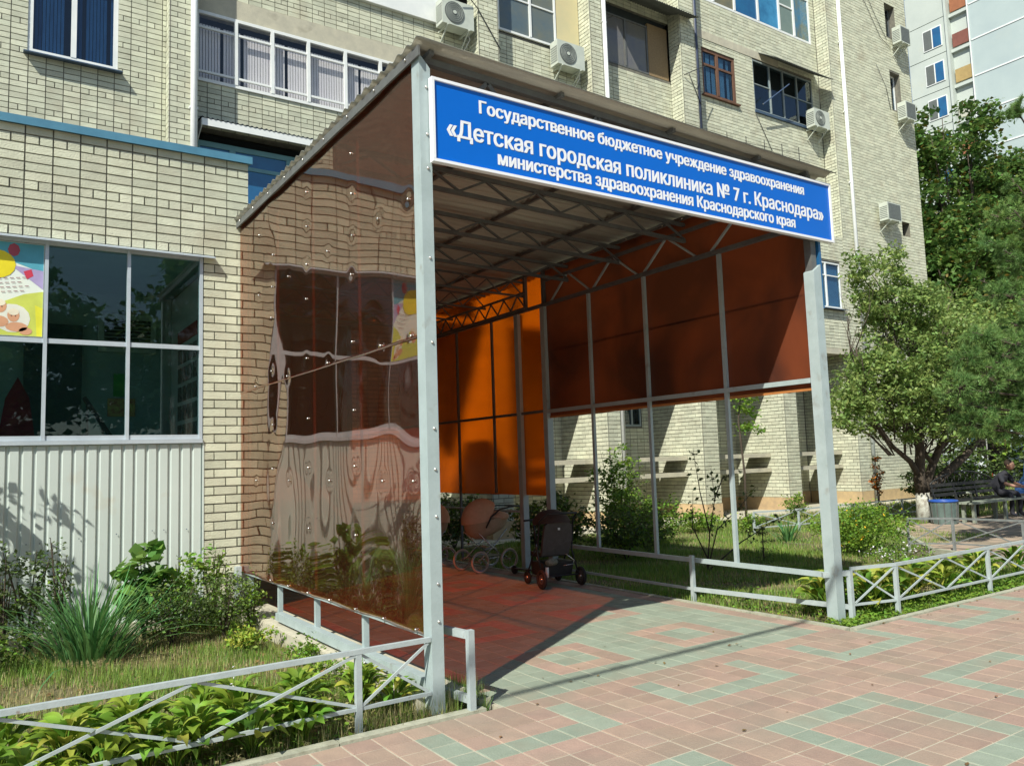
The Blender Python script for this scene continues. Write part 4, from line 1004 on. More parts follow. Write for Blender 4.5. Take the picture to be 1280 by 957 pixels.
# --- pine, trunk just outside the frame
pn = thing('pine_tree', 'soft green pine whose needle branches hang in over the bench from the right edge', 'pine tree', (13.7, 1.2, 0))
mb = MB().tube([(13.7, 1.2, -.1), (13.72, 1.2, 3), (13.65, 1.25, 7), (13.7, 1.2, 9.5)], [.17, .14, .09, .02], 9)
tufts = []
for (z, tx, ty, tz) in ((1.9, 10.7, 1.6, 1.95), (2.3, 10.15, 1.5, 2.3), (2.4, 11.3, 2.0, 2.65), (2.8, 10.6, 1.3, 2.9), (3.1, 11.2, 1.6, 3.2), (2.1, 11.6, 1.2, 1.9), (2.7, 12.0, 2.2, 2.4), (3.3, 10.55, 1.4, 3.45), (4.6, 11.6, 1.5, 5.1), (4.9, 11.9, 1.2, 5.6), (4.2, 11.8, 1.8, 4.5), (3.8, 12.2, 1.5, 3.7), (2.6, 12.4, .6, 2.9), (3.9, 14.8, 2.4, 4.4), (5.5, 12.4, 1.4, 6.3), (5.2, 15.2, .6, 5.8), (3.0, 15.4, 1.6, 3.4), (6.8, 13.0, 1.5, 7.8), (1.8, 12.2, 1.7, 1.75), (2.2, 11.3, 1.0, 2.35), (6.3, 14.6, 1.2, 7.4)):
    a = Vector((13.7, 1.2, z)); b = Vector((tx, ty, tz)); m = (a+b)/2+Vector((0, 0, -.12)); mb.tube([a, m, b], [.035, .022, .009], 5)
    for k in range(26):
        u = R.uniform(.25, 1.0); c = (a*(1-u)**2+m*2*u*(1-u)+b*u*u); sdv = Vector((R.uniform(-1, 1)*.42, R.uniform(-1, 1)*.38, R.uniform(-.18, .30)))*(1.15-u*.55)
        e = c+sdv; mb.tube([c, e], [.008, .005], 3, cap=False)
        for v in (.55, .8, 1.0): tufts.append((c+sdv*v, (sdv+(b-a).normalized()*.35).normalized()))
for (px_, py_, pz_, pr) in ((10.2, 1.5, 2.55, .42), (10.7, 1.6, 2.0, .40), (10.9, 1.4, 2.75, .45), (11.4, 1.7, 2.2, .5), (11.5, 1.4, 3.1, .5), (12.0, 1.6, 2.6, .55), (12.3, 1.3, 1.9, .5), (12.4, 1.6, 3.3, .5), (11.0, 1.5, 3.4, .34), (11.9, 1.5, 4.2, .40), (12.4, 1.4, 4.8, .45), (12.2, 1.5, 5.6, .40), (10.55, 1.5, 3.05, .3), (12.6, 1.5, 2.5, .5), (12.9, 1.3, 3.9, .5)):
    c0 = Vector((px_, py_, pz_)); mb.tube([(13.7, 1.2, pz_-.2), (c0+Vector((13.7, 1.2, pz_-.2)))/2, c0], [.03, .022, .012], 5)
    for k in range(46):
        d = Vector((R.gauss(0, 1), R.gauss(0, 1), R.gauss(.15, .8))).normalized(); e = c0+Vector((d.x*pr, d.y*pr*.8, d.z*pr*.62))*R.uniform(.45, 1)
        if k % 2 == 0: mb.tube([c0, e], [.008, .004], 3, cap=False)
        tufts.append((e, (d+Vector((-.2, 0, .25))).normalized()))
part('trunk', mb, BARK, pn)
Vn = []
for (c, d) in tufts:
    n = 52; q = rng.normal(size=(n, 3))*.62+np.array(d[:]); q /= np.linalg.norm(q, axis=1)[:, None]; L = rng.uniform(.07, .125, n)[:, None]
    c0 = np.array(c[:])+rng.normal(size=(n, 3))*.012; s = np.cross(q, rng.normal(size=(n, 3))); s /= np.linalg.norm(s, axis=1)[:, None]
    Vn.append(np.stack([c0-s*.0048, c0+s*.0048, c0+q*L], 1).reshape(-1, 3))
Vn = np.concatenate(Vn)-np.array([13.7, 1.2, 0]); link('needles', npmesh('needles', Vn, np.arange(len(Vn)).reshape(-1, 3), L_PINE), pn)
solo('tree_pit', MB().tube([(13.7, 1.2, -.1), (13.7, 1.2, -.018)], .7, 14), SOIL, kind='structure')

# --- trees across the pavement behind the camera (mirrored in the annex glass)
E4 = [(0, 0, 2.4, 3.6, 2.4, 1.8, 3.5), (0, 0, 6.5, 3.4, 3, 2.6, 4), (2, 1, 4.6, 2.4, 2, 1.6, 2), (-2.2, 0, 5.2, 2.4, 2, 1.8, 2), (.5, 0, 9, 2, 2, 1.6, 1.5)]
bt = broad_tree('broadleaf tree across the pavement, nearest the reflected right annex pane', (4.6, -19, 0), E4, 330, 46, .5, .30, .28, group='trees across the pavement', yellow=.05)
for (x, y, s, lb_) in ((-2.5, -22, 1.15, 'broadleaf tree across the pavement, middle of the reflected row'), (-9, -19, 1.05, 'broadleaf tree across the pavement, left of the reflected row'), (11, -23, 1.2, 'broadleaf tree across the pavement, far right of the reflected row')):
    c = copytree(bt); c.location = (x, y, 0); c.scale = (s, s, s); c.rotation_euler = (0, 0, x); c['label'] = lb_
    for ch in c.children: ch.location = ch.location

# --- grass
def grass(name, boxes, n, hmin, hmax, dry, mats, wid=.004, avoid=None, z=-.045, lean=.5):
    A = np.array([(b[1]-b[0])*(b[3]-b[2])*(b[4] if len(b) > 4 else 1) for b in boxes]); P = []
    for b, k in zip(boxes, rng.multinomial(n, A/A.sum())):
        P.append(np.stack([rng.uniform(b[0], b[1], k), rng.uniform(b[2], b[3], k)], 1))
    P = np.concatenate(P); f = np.sin(P[:, 0]*2.3+1)*np.sin(P[:, 1]*1.9+.6)+.6*np.sin(P[:, 0]*5.1+P[:, 1]*3.7)+.35*np.sin(P[:, 0]*11+P[:, 1]*13)
    keep = rng.random(len(P)) < np.clip(.75+.35*f, .12, 1); P = P[keep]; f = f[keep]; n = len(P)
    h = rng.uniform(hmin, hmax, n)*(1+.3*np.clip(f, -1, 1)); an = rng.uniform(0, 2*np.pi, n); ln = rng.uniform(0, lean, n)*h
    bx = np.cos(an+1.57)*wid; by = np.sin(an+1.57)*wid; z0 = np.full(n, z)
    V = np.stack([np.stack([P[:, 0]-bx, P[:, 1]-by, z0], 1), np.stack([P[:, 0]+bx, P[:, 1]+by, z0], 1), np.stack([P[:, 0]+np.cos(an)*ln, P[:, 1]+np.sin(an)*ln, z0+h], 1)], 1).reshape(-1, 3)
    mi = (rng.random(n) < np.clip(dry-.45*f, .02, .97)).astype(int)
    return tagit(link(name, npmesh(name, V, np.arange(3*n).reshape(-1, 3), mats, mi)), kind='stuff')
grass('lawn_grass', [(-3.4, -.12, -.09, 4.6), (-6, -3.4, 0, 4.6, .3)], 60000, .03, .10, .42, [L_GRASS, L_DRY], .0035)
grass('lawn_grass', [(4.24, 9.4, -.31, 9.1), (9.4, 13.4, 2.6, 9.1, .5)], 110000, .03, .10, .14, [L_GRASS, L_DRY], .0055)
grass('lawn_grass', [(13.6, 24, 4.8, 9.1), (25.5, 34, 6, 16, .3)], 16000, .04, .12, .3, [L_GRASS, L_DRY], .012)
P = np.stack([rng.uniform(4.25, 14, 9000), rng.uniform(-.32, .02, 9000)**1.0, rng.uniform(-.03, .035, 9000)], 1)
o = foliage('ground_cover', P, .04, L_MID, None, up=1.5, asp=.8); o['kind'] = 'stuff'
P = np.stack([rng.uniform(4.25, 5.6, 900), rng.uniform(-.3, 2.4, 900), rng.uniform(-.03, .03, 900)], 1)
o = foliage('ground_cover', P, .035, L_MID, None, up=1.5, asp=.8); o['kind'] = 'stuff'
P = np.stack([rng.uniform(-3.2, -.05, 2600), rng.uniform(-.08, .9, 2600), rng.uniform(-.03, .03, 2600)], 1)
o = foliage('ground_cover', P, .035, L_MID, None, up=1.5, asp=.8, mats2=L_DRY, frac=.4); o['kind'] = 'stuff'
grass('kerb_weeds', [(-.5, .15, -.10, .25, 3), (.22, .36, -.12, .3, 3), (-3.3, -.5, -.09, -.03)], 3200, .05, .2, .55, [L_GRASS, L_DRY], .003, lean=.7)

# --- hostas: each leaf an object
hleaf = []
for v in range(4):
    L = 1.0; wdt = [.42, .36, .47, .31][v]; arch = [.5, .7, .35, .85][v]; V = []; F = []
    prof = [0.10, .75, 1.0, .92, .62, .0]
    for k, pw in enumerate(prof):
        u = k/5; x = u*L*(1-.12*arch*u); z = arch*.55*(math.sin(u*2.2)-.9*u*u); hw = wdt/2*pw
        V += [(x, -hw, z+hw*.35), (x, 0, z), (x, hw, z+hw*.35)]
    for k in range(5):
        o_ = 3*k; F += [(o_, o_+3, o_+4, o_+1), (o_+1, o_+4, o_+5, o_+2)]
    for mt in (L_HOSTA, L_HOSTAY): hleaf.append(MB().add(V, F, 0, True).mesh('leaf', mt))
def hosta(x, y, size, n, label, group, yellow=.12, tall=1.0, z=-.05, flower=False):
    t = thing('hosta', label, 'hosta plant', (x, y, z), R.uniform(0, 6), group)
    st = MB()
    for k in range(n):
        ring = k/n; an = k*2.4+R.uniform(-.3, .3); el = math.radians(78-62*ring+R.uniform(-10, 10)); s = size*R.uniform(.75, 1.15)*(.75+.35*ring)
        r = size*.42*(.25+ring); hz = size*(.75-.38*ring)*tall
        base = Vector((math.cos(an)*r, math.sin(an)*r, hz)); st.tube([(0, 0, 0), base*.5+Vector((0, 0, hz*.2)), base], [.006, .005, .004], 4, cap=False)
        m = hleaf[2*R.randrange(4)+(1 if R.random() < yellow else 0)]
        o_ = link('leaf', m, t, base, (R.uniform(-.35, .35), -el*.55+R.uniform(-.15, .15), an)); o_.scale = (s, s, s)
    lpart('stem', st, L_HOSTA, t, kind='stuff')
    if flower:
        lpart('flower_stalk', MB().tube([(0, 0, 0), (.02, 0, size*1.5), (.03, .01, size*2.3)], [.005, .004, .002], 4), L_HOSTA, t)
        P = np.array([(.03, .01, size*(1.7+.05*k)) for k in range(12)])+rng.normal(size=(12, 3))*.01; V, F = leaf_quads(P, .018); link('flower', npmesh('flower', V, F, L_LILAC), t)
    return t
HL_OLD = [(-2.45, .55, .24, 20, .1), (-2.15, .30, .24, 22, .25), (-1.8, .42, .25, 24, .15), (-1.5, .14, .23, 22, .12), (-1.2, .35, .25, 24, .12), (-.92, .10, .22, 20, .1), (-.78, .45, .22, 20, .1), (-1.75, .12, .2, 16, .3), (-.36, .40, .21, 22, .12), (-.2, .20, .17, 16, .2), (-.16, .72, .16, 12, .3), (-.62, .85, .17, 14, .4), (-2.0, .62, .22, 20, .15), (-1.35, .6, .22, 18, .2), (-2.35, .06, .2, 15, .2), (-1.98, .03, .22, 15, .1), (-1.62, .05, .2, 14, .15), (-1.2, .02, .21, 15, .1), (-.88, .04, .19, 14, .1)]
HL = [(x, y, s*.88, int(n*1.75), ye) for (x, y, s, n, ye) in HL_OLD]
for k, (x, y, s, n, ye) in enumerate(HL):
    d = ['at the far left of the fence corner', 'second from the left, with yellowed leaves', 'third from the left, behind the fence crossing', 'close to the kerb, left of middle', 'mid row, behind the kerb hosta', 'just left of the fence post at the kerb', 'behind the fence post on its left', 'small, squeezed between two larger ones at left', 'bright, behind the fence panel next to the canopy post', 'small, right at the foot of the canopy post', 'small, beside the low concrete strip', 'pale, behind the row on the dry grass', 'in the back row at the left', 'in the back row, left of middle', 'leaning over the kerb at the far left', 'leaning over the bottom rail, second from the left', 'at the bottom rail below the fence crossing', 'leaning over the kerb right of the crossing', 'leaning over the kerb nearest the fence post'][k]
    hosta(x, y, s, n, 'hosta with broad green leaves '+d, 'hostas left of the canopy', ye*.8, 1.9, flower=(k in (4, 8)))
HR = [(4.78, .32, .24), (5.12, .50, .24), (5.15, .05, .22), (5.5, .22, .24), (5.85, .05, .22), (6.2, .25, .24), (6.5, .02, .2), (6.95, .2, .23), (7.4, .1, .22), (7.9, .3, .22), (8.5, .15, .22)]
for k, (x, y, s) in enumerate(HR):
    d = ['first, half behind the right front post', 'set back behind the first one', 'at the second fence post', 'with drooping yellow leaves, third along the fence', 'low one at the kerb, fourth along', 'fifth along, under the second crossing', 'smaller one at the kerb', 'beside the next fence post', 'to the right of that post', 'further along the fence', 'last one toward the side path'][k]
    hosta(x, y, s*1.15, 34 if k < 7 else 24, 'yellow-green hosta '+d, 'hostas right of the canopy', .38, 1.5)

# --- shrubs
def shrub(name, label, cat, x, y, w_, h, n, per, size, mat, stems=6, up=.5, shell=.5, mats2=None, frac=0, asp=.55, group=None, z=-.05, d=None, mat_stem=BARK):
    t = thing(name, label, cat, (x, y, z), 0, group); d = d or w_
    st = MB()
    for k in range(stems):
        an = 6.28*k/stems+R.random(); e = Vector((x+math.cos(an)*w_*.33, y+math.sin(an)*d*.33, h*R.uniform(.65, .95)))
        st.tube([(x, y, z), (Vector((x, y, z))+e)/2+Vector((0, 0, h*.1)), e], [.010, .007, .003], 4, cap=False)
    part('stem', st, mat_stem, t)
    cc, P = clump_pts([(x, y, h*.55, w_/2, d/2, h*.45, 3), (x, y, h*.3, w_*.42, d*.42, h*.28, 1)], n, per, .08+.04*w_, shell)
    P = P[P[:, 2] > z]; foliage('foliage', P, size, mat, t, up=up, mats2=mats2, frac=frac, asp=asp); return t
shrub('climber', 'dark leafy creeper clump at the far left edge against the white siding', 'creeper', -2.15, 4.1, .65, 1.05, 80, 16, .05, L_DARK, mats2=L_MID, frac=.15)
shrub('creeper_spike', 'thin dark spiky plant rising beside the iris clump', 'plant', -1.9, 4.0, .25, 1.15, 26, 12, .045, L_DARK)
shrub('creeper_spike', 'thin dark spiky plant nearest the left edge of the siding', 'plant', -2.35, 3.9, .2, 1.05, 22, 12, .045, L_DARK)
shrub('low_shrub', 'dark ground-level foliage left of the iris clump', 'shrub', -2.5, 3.6, .7, .35, 50, 16, .05, L_DARK, mats2=L_MID, frac=.3)
shrub('broad_leaf_plant', 'bright plant with large lobed leaves right behind the iris clump', 'plant', -1.12, 4.15, .55, .92, 50, 9, .14, L_BIG, asp=.9, up=.8)
shrub('young_bush', 'yellow-green bush between the broad-leaf plant and the brick pier', 'bush', -.78, 4.15, .46, .85, 60, 16, .06, L_MID)
shrub('dark_shrub', 'dark olive shrub right of the iris clump', 'shrub', -.95, 3.65, .68, .6, 100, 24, .035, L_DARK, mats2=L_MID, frac=.2)
shrub('dark_shrub', 'dark bronze shrub in front of the brick pier', 'shrub', -.42, 3.75, .6, .66, 100, 24, .035, L_DARK, mats2=L_MID, frac=.25)
shrub('young_bush', 'light green bush touching the brick pier', 'bush', -.42, 4.3, .42, .85, 54, 16, .05, L_MID, mats2=L_DARK, frac=.2)
shrub('young_bush', 'rounded green bush beside the low concrete strip', 'bush', -.16, 3.75, .26, .48, 34, 16, .045, L_MID, mats2=L_DARK, frac=.2)
shrub('small_clump', 'pale yellow-green clump in front of the dark bronze shrub', 'plant', -.42, 2.9, .42, .22, 40, 16, .045, L_HOSTA, mats2=L_HOSTAY, frac=.4)
shrub('small_clump', 'green weedy clump beside the low grey rail', 'plant', -.2, 2.0, .34, .18, 34, 14, .04, L_MID, mats2=L_HOSTA, frac=.4)
shrub('small_clump', 'weedy clump in the dry grass nearer the fence', 'plant', -.3, 1.35, .34, .15, 26, 14, .04, L_MID, mats2=L_HOSTA, frac=.4)
def iris(label, x, y, n, L, spread, z=-.05, mat=L_IRIS, wid=.010):
    t = thing('iris_clump', label, 'iris clump', (x, y, z)); rt_ = MB().ell((x, y, z+.01), (spread*.3, spread*.22, .03), 8, 4); part('root_crown', rt_, SOIL, t)
    me = []
    for v in range(5):
        V = []; F = []; bend = .05+.09*v
        for k in range(5):
            u = k/4; hw = wid*(1-u**2.2); V += [(bend*u*u*1.4, -hw, u*(1-bend*.5*u)), (bend*u*u*1.4, hw, u*(1-bend*.5*u))]
        for k in range(4): F.append((2*k, 2*k+2, 2*k+3, 2*k+1))
        me.append(MB().add(V, F, 0, True).mesh('blade', mat))
    for k in range(n):
        an = R.uniform(0, 6.283); r = abs(R.gauss(0, .5)); l = L*R.uniform(.6, 1.05)
        o_ = link('blade', me[R.randrange(5)], t, (math.cos(an)*r*spread*.35, math.sin(an)*r*spread*.25, 0)); o_.rotation_euler = (R.uniform(-.25, .25), min(1.2, .12+.52*r+R.uniform(-.1, .15)), an); o_.scale = (l, 1.0, l)
    return t
iris('big fan of long dark green iris blades against the white siding', -1.68, 3.55, 260, 1.0, 1.15, wid=.011)
iris('small iris clump in the lawn before the white lattice fence', 10.2, 4.9, 60, .55, .6, wid=.014)
# right garden
shrub('rose_bush', 'tall light green bush in front of the white downpipe', 'bush', 7.2, 6.3, .9, 1.95, 120, 20, .07, L_MID, shell=.3)
shrub('garden_bush', 'dark leafy bush behind the two inner posts', 'bush', 5.9, 6.6, 1.5, 1.05, 130, 20, .09, L_DARK, mats2=L_MID, frac=.3)
shrub('garden_bush', 'dark green bush under the first low shelves', 'bush', 6.4, 5.2, 1.5, .85, 130, 22, .07, L_DARK, mats2=L_MID, frac=.35)
shrub('garden_bush', 'dense green bush in the middle of the side garden', 'bush', 8.2, 6.6, 1.5, 1.0, 150, 22, .07, L_MID, mats2=L_DARK, frac=.45)
shrub('garden_bush', 'tall thin-leaved bush right of the white downpipe', 'bush', 8.6, 7.6, .9, 1.7, 100, 18, .07, L_DARK, mats2=L_MID, frac=.3, shell=.3)
shrub('garden_bush', 'shaded shrubbery behind the prams', 'bush', 5.3, 9.0, 1.6, 1.1, 110, 18, .1, L_DARK, mats2=L_MID, frac=.25)
shrub('yellow_green_bush', 'bright yellow-green plants at the foot of the second brick pier', 'plant', 10.6, 7.6, 1.5, .4, 80, 16, .07, L_HOSTA, mats2=L_MID, frac=.4, d=.8)
shrub('yellow_green_bush', 'bright low plants next to the white lattice fence end', 'plant', 11.0, 6.5, .9, .4, 50, 16, .06, L_HOSTA, mats2=L_MID, frac=.4, d=.6)
shrub('flowering_bush', 'rounded green bush with yellow blossoms right of the front post', 'bush', 9.6, 3.0, 2.0, .78, 260, 26, .05, L_MID, mats2=L_FLOW, frac=.015, d=1.3, group=None)
shrub('flowering_bush', 'white-flowered weeds in front of the yellow-blossomed bush', 'flowers', 8.8, 1.9, 1.6, .2, 60, 14, .035, L_MID, mats2=L_LILAC, frac=.15, d=1.0)
shrub('garden_bush', 'grassy tuft beside the third brick pier', 'plant', 15.0, 8.3, .6, .6, 50, 16, .06, L_MID)
shrub('orange_flower_plant', 'tall stalk of orange flowers against the pipe on the end block', 'flower', 18.6, 8.2, .35, 1.75, 26, 14, .09, M('orange_flower', (.65, .24, .02), (.5, .12, .01), 5, .7), mats2=L_DARK, frac=.3, z=-.05)
shrub('hedge_bush', 'dark shaded bush behind the left half of the ironwork bench', 'bush', 21.0, 7.6, 2.2, 1.3, 160, 20, .12, L_DARK, mats2=L_MID, frac=.15)
shrub('hedge_bush', 'dark shaded bush between the bench and the blue car', 'bush', 23.4, 8.3, 2.6, 1.7, 200, 20, .12, L_DARK, mats2=L_MID, frac=.15)
shrub('hedge_bush', 'tall dark bush at the right picture edge behind the bench', 'bush', 26.0, 7.2, 2.6, 3.0, 220, 20, .14, L_DARK, mats2=L_MID, frac=.2)
shrub('tall_stems', 'tall shrub left of the window, mostly outside the picture, shading the siding', 'shrub', -3.05, 4.05, 1.0, 2.8, 80, 16, .09, L_MID, mats2=L_DARK, frac=.3, shell=.4)
# bare-stemmed rose with sparse leaves
def sparse(label, name, x, y, segs, leafsize=.055, mat=L_DARK, per=7):
    t = thing(name, label, 'bush', (x, y, -.05)); st = MB(); P = []
    for s in segs:
        pts = [Vector(q) for q in s]; st.tube(pts, [.013*(1-.8*k/(len(pts)-1)) for k in range(len(pts))], 5)
        for a, b in zip(pts[1:-1], pts[2:]):
            for k in range(per):
                c = a.lerp(b, R.random()); P.append(c+Vector((R.gauss(0, .045), R.gauss(0, .045), R.gauss(0, .045))))
    part('stem', st, BARK, t); foliage('foliage', np.array([p[:] for p in P]), leafsize, mat, t, up=.2); return t
sparse('thin arching rose stems with sparse dark leaves behind the lawn rail', 'rose_bush', 6.35, 3.4, [[(6.35, 3.4, -.05), (6.45, 3.4, .5), (6.6, 3.4, 1.0), (6.55, 3.4, 1.45)], [(6.35, 3.4, -.05), (6.5, 3.3, .55), (6.9, 3.2, .85), (7.3, 3.2, 1.15)], [(6.45, 3.4, .5), (6.4, 3.5, 1.1), (6.3, 3.5, 1.75)], [(6.35, 3.4, -.05), (6.9, 3.2, .35), (7.5, 3.1, .6), (8.2, 3.0, .8)], [(6.6, 3.4, 1.0), (6.8, 3.4, 1.3), (7.0, 3.3, 1.35)], [(6.4, 3.4, .1), (6.2, 3.5, .6), (6.25, 3.5, 1.1)]], per=24, leafsize=.075)
fr_ = thing('young_fir', 'tiny dark fir seedling in the lawn right of the last upright', 'seedling', (7.75, 3.5, -.05))
part('stem', MB().tube([(7.75, 3.5, -.05), (7.75, 3.5, .5)], [.015, .005], 5), BARK, fr_)
P = []
for z, r in ((.02, .30), (.14, .26), (.27, .2), (.38, .12), (.47, .05)):
    for k in range(90):
        an = R.uniform(0, 6.283); q = R.random()*r; P.append((7.75+math.cos(an)*q, 3.5+math.sin(an)*q, z+R.gauss(0, .015)))
foliage('foliage', np.array(P), .045, L_DARK, fr_, asp=.25)

# ================================================================== PRAMS, STROLLER, SCOOTER
def wheel(p, c, ax, r, spokes=8, wdt=.014, rim=RIMM):
    w_ = lpart('wheel', MB().tube([Vector(c)-Vector(ax)*.02, Vector(c)+Vector(ax)*.02], .02, 8), CHROME, p)
    lpart('tyre', MB().ring(c, ax, r-wdt, wdt, 22), RUBBER if rim is not RIMM else RIMM, w_); lpart('rim', MB().ring(c, ax, r-wdt*2.6, wdt*.5, 22), CHROME if rim is RIMM else GRFAB, w_)
    mb = MB(); a = Vector(ax); u = Vector((0, 0, 1)); v = a.cross(u)
    for k in range(spokes):
        an = 2*math.pi*k/spokes; e = (u*math.cos(an)+v*math.sin(an))*(r-wdt*2.6); mb.bar(Vector(c), Vector(c)+e, .004 if rim is RIMM else .016)
    lpart('spokes', mb, CHROME if rim is RIMM else GRFAB, w_)
def hood(mb, c, rx, ry, rz, a0, a1, n=8, k=10):
    """canvas hood: slices of an ellipsoid turned about the Y axis through c"""
    V = []; F = []
    for i in range(n+1):
        th = math.radians(a0+(a1-a0)*i/n)
        for j in range(k+1):
            ph = math.pi*j/k; yy = ry*math.cos(ph); q = math.sin(ph)
            V.append((c[0]+rx*q*math.cos(th), c[1]+yy, c[2]+rz*q*math.sin(th)))
    for i in range(n):
        for j in range(k): o_ = i*(k+1)+j; F.append((o_, o_+1, o_+k+2, o_+k+1))
    return mb.add(V, F, 0, True)
def pram(label, x, y, rz, s=1.0):
    t = thing('pram', label, 'pram', (x, y, .0), rz, 'classic prams under the canopy'); t.scale = (s, s, s)
    for wx in (-.27, .27):
        for wy in (-.25, .25): wheel(t, (wx, wy, .165), (0, 1, 0), .165)
        lpart('axle', MB().tube([(wx, -.25, .165), (wx, .25, .165)], .009, 6), CHROME, t)
    fr = MB()
    for yy in (-.2, .2):
        fr.tube([(-.27, yy, .17), (.0, yy, .36), (.27, yy, .62)], .010, 6).tube([(.27, yy, .17), (.0, yy, .36), (-.26, yy, .60)], .010, 6)
        fr.tube([(-.27, yy, .20), (.27, yy, .20)], .008, 6).tube([(-.2, yy, .40), (.2, yy, .40)], .008, 6)
    fr.tube([(-.1, -.2, .37), (-.1, .2, .37)], .008, 6); lpart('frame', fr, CHROME, t)
    lpart('basket', MB().box(-.22, .22, -.16, .16, .215, .225).bar((-.22, -.16, .32), (.22, -.16, .32), .006).bar((-.22, .16, .32), (.22, .16, .32), .006), BLACK, t)
    # carrycot: lower half ellipsoid
    V = []; F = []; n, k = 16, 5
    for i in range(k+1):
        ph = math.pi/2*i/k
        for j in range(n):
            an = 2*math.pi*j/n; rr = math.cos(ph)**.6; V.append((.03+.40*rr*math.cos(an), .20*rr*math.sin(an), .78-.26*math.sin(ph)+.05*math.cos(an)))
    for i in range(k):
        for j in range(n): F.append((i*n+j, i*n+(j+1) % n, (i+1)*n+(j+1) % n, (i+1)*n+j))
    lpart('carrycot', MB().add(V, F, 0, True), M('pram_lower_fabric', (.5, .36, .25), (.42, .3, .2), 15, .9), t)
    lpart('apron', MB().ell((.20, 0, .80), (.24, .195, .09), 14, 8), PEACH, t)
    lpart('hood', hood(MB(), (-.05, 0, .76), .36, .205, .34, 55, 188), PEACH, t)
    mb = MB()
    for yy in (-.215, .215): mb.tube([(-.12, yy, .66), (-.02, yy, .82), (.14, yy, .92), (.40, yy, .96), (.56, yy, .95)], .013, 6)
    mb.tube([(.56, -.215, .95), (.56, .215, .95)], .016, 6); lpart('handle', mb, BLACK, t)
    return t
pram('peach hooded pram on large spoked wheels, standing right of its twin', 3.98, 5.72, .05)
pram('second peach hooded pram, half hidden behind the left front post', 3.58, 6.85, math.pi*.93, .95)
st = thing('stroller', 'dark folding stroller seen from behind with grey seat back and bumpy wheels', 'stroller', (3.82, 3.72, 0), -.15)
for wx in (-.29, .29):
    wheel(st, (wx, -.17, .125), (1, 0, 0), .125, 6, .026, GRFAB); wheel(st, (wx*.8, .36, .09), (1, 0, 0), .09, 6, .022, GRFAB)
fr = MB()
for sx in (-1, 1):
    fr.tube([(sx*.27, -.15, .14), (sx*.26, .0, .45), (sx*.25, -.08, .86), (sx*.22, -.24, .955)], .013, 6).tube([(sx*.24, .36, .12), (sx*.26, .05, .5)], .012, 6)
fr.tube([(-.22, -.24, .955), (.22, -.24, .955)], .017, 6).tube([(-.28, -.16, .15), (.28, -.16, .15)], .011, 6); lpart('frame', fr, BLACK, st)
lpart('seat_back', MB().poly([(-.20, -.02, .40), (.20, -.02, .40), (.215, -.10, .60), (.20, -.14, .80), (.15, -.145, .83), (-.15, -.145, .83), (-.20, -.14, .80), (-.215, -.10, .60)], (0, .05, 0)), GRFAB, st)
lpart('tag', MB().box(-.015, .015, -.150, -.14, .735, .765), WHITE, st)
V = []; F = []
for i in range(7):
    th = math.radians(20+150*i/6)
    for j in range(11):
        ph = math.pi*j/10; V.append((.26*math.cos(ph), .06+.26*math.sin(ph)*math.cos(th), .80+.20*math.sin(ph)*math.sin(th)))
for i in range(6):
    for j in range(10): o_ = i*11+j; F.append((o_, o_+1, o_+12, o_+11))
lpart('hood', MB().add(V, F, 0, True), M('dark_brown_fabric', (.075, .045, .035), (.05, .03, .025), 14, .9), st)
lpart('seat', MB().box(-.2, .2, .03, .32, .38, .44), BLACK, st)
lpart('basket', MB().poly([(-.20, -.08, .14), (.20, -.08, .14), (.23, -.10, .32), (-.23, -.10, .32)], (0, .36, 0)), BLACK, st)
lpart('bag', MB().ell((-.12, -.13, .33), (.10, .05, .05), 10, 6), M('striped_bag', (.3, .3, .24), (.1, .12, .08), 30, .8), st)
lpart('bottle', MB().tube([(-.20, -.15, .14), (-.20, -.15, .27)], .025, 8), WHITE, st)
lpart('strap', MB().tube([(.10, -.12, .42), (.22, -.13, .33), (.20, -.13, .28), (.06, -.12, .27)], .006, 5), CHROME, st)
kk = thing('kick_scooter', 'kick scooter leaning against the inner post beside the dark stroller', 'scooter', (4.16, 4.62, 0), .2)
lpart('deck', MB().box(-.05, .05, -.02, .42, .07, .09), BLACK, kk)
lpart('column', MB().tube([(0, -.05, .08), (0, .0, .45)], .020, 8), CHROME, kk); lpart('stem_tube', MB().tube([(0, 0, .45), (0, .03, .80)], .013, 8), BLACK, kk)
lpart('handlebar', MB().tube([(-.2, .03, .80), (.2, .03, .80)], .014, 8), BLACK, kk)
for yy in (-.09, .45): lpart('wheel', MB().tube([(-.014, yy, .06), (.014, yy, .06)], .06, 14), RUBBER, kk)

# ================================================================== BENCHES, BIN, PERSON, CARS
IRON = M('black_cast_iron', (.02, .022, .024), (.03, .03, .03), 8, .5)
bn = thing('park_bench', 'dark park bench with an arched ironwork back under the tree', 'bench', (16.9, 4.75, -.03))
for x in (15.5, 16.45, 17.4, 18.3):
    part('leg', MB().bar((x, 4.55, -.04), (x, 4.6, .40), .05).bar((x, 4.95, -.04), (x, 4.92, .42), .05).bar((x, 4.92, .42), (x, 5.0, .78), .04).bar((x, 4.55, .38), (x, 4.95, .38), .04), IRON, bn)
for k in range(4): part('seat_slat', MB().box(15.45, 18.35, 4.55+k*.1, 4.63+k*.1, .41, .44), IRON, bn)
for k in range(3): part('back_slat', MB().box(15.45, 18.35, 4.94+k*.01, 4.97+k*.01, .52+k*.11, .59+k*.11), IRON, bn)
mb = MB().tube([(15.45+2.9*k/16, 4.99, .80+.26*math.sin(math.pi*k/16)**.7) for k in range(17)], .018, 6); part('back_arch', mb, IRON, bn)
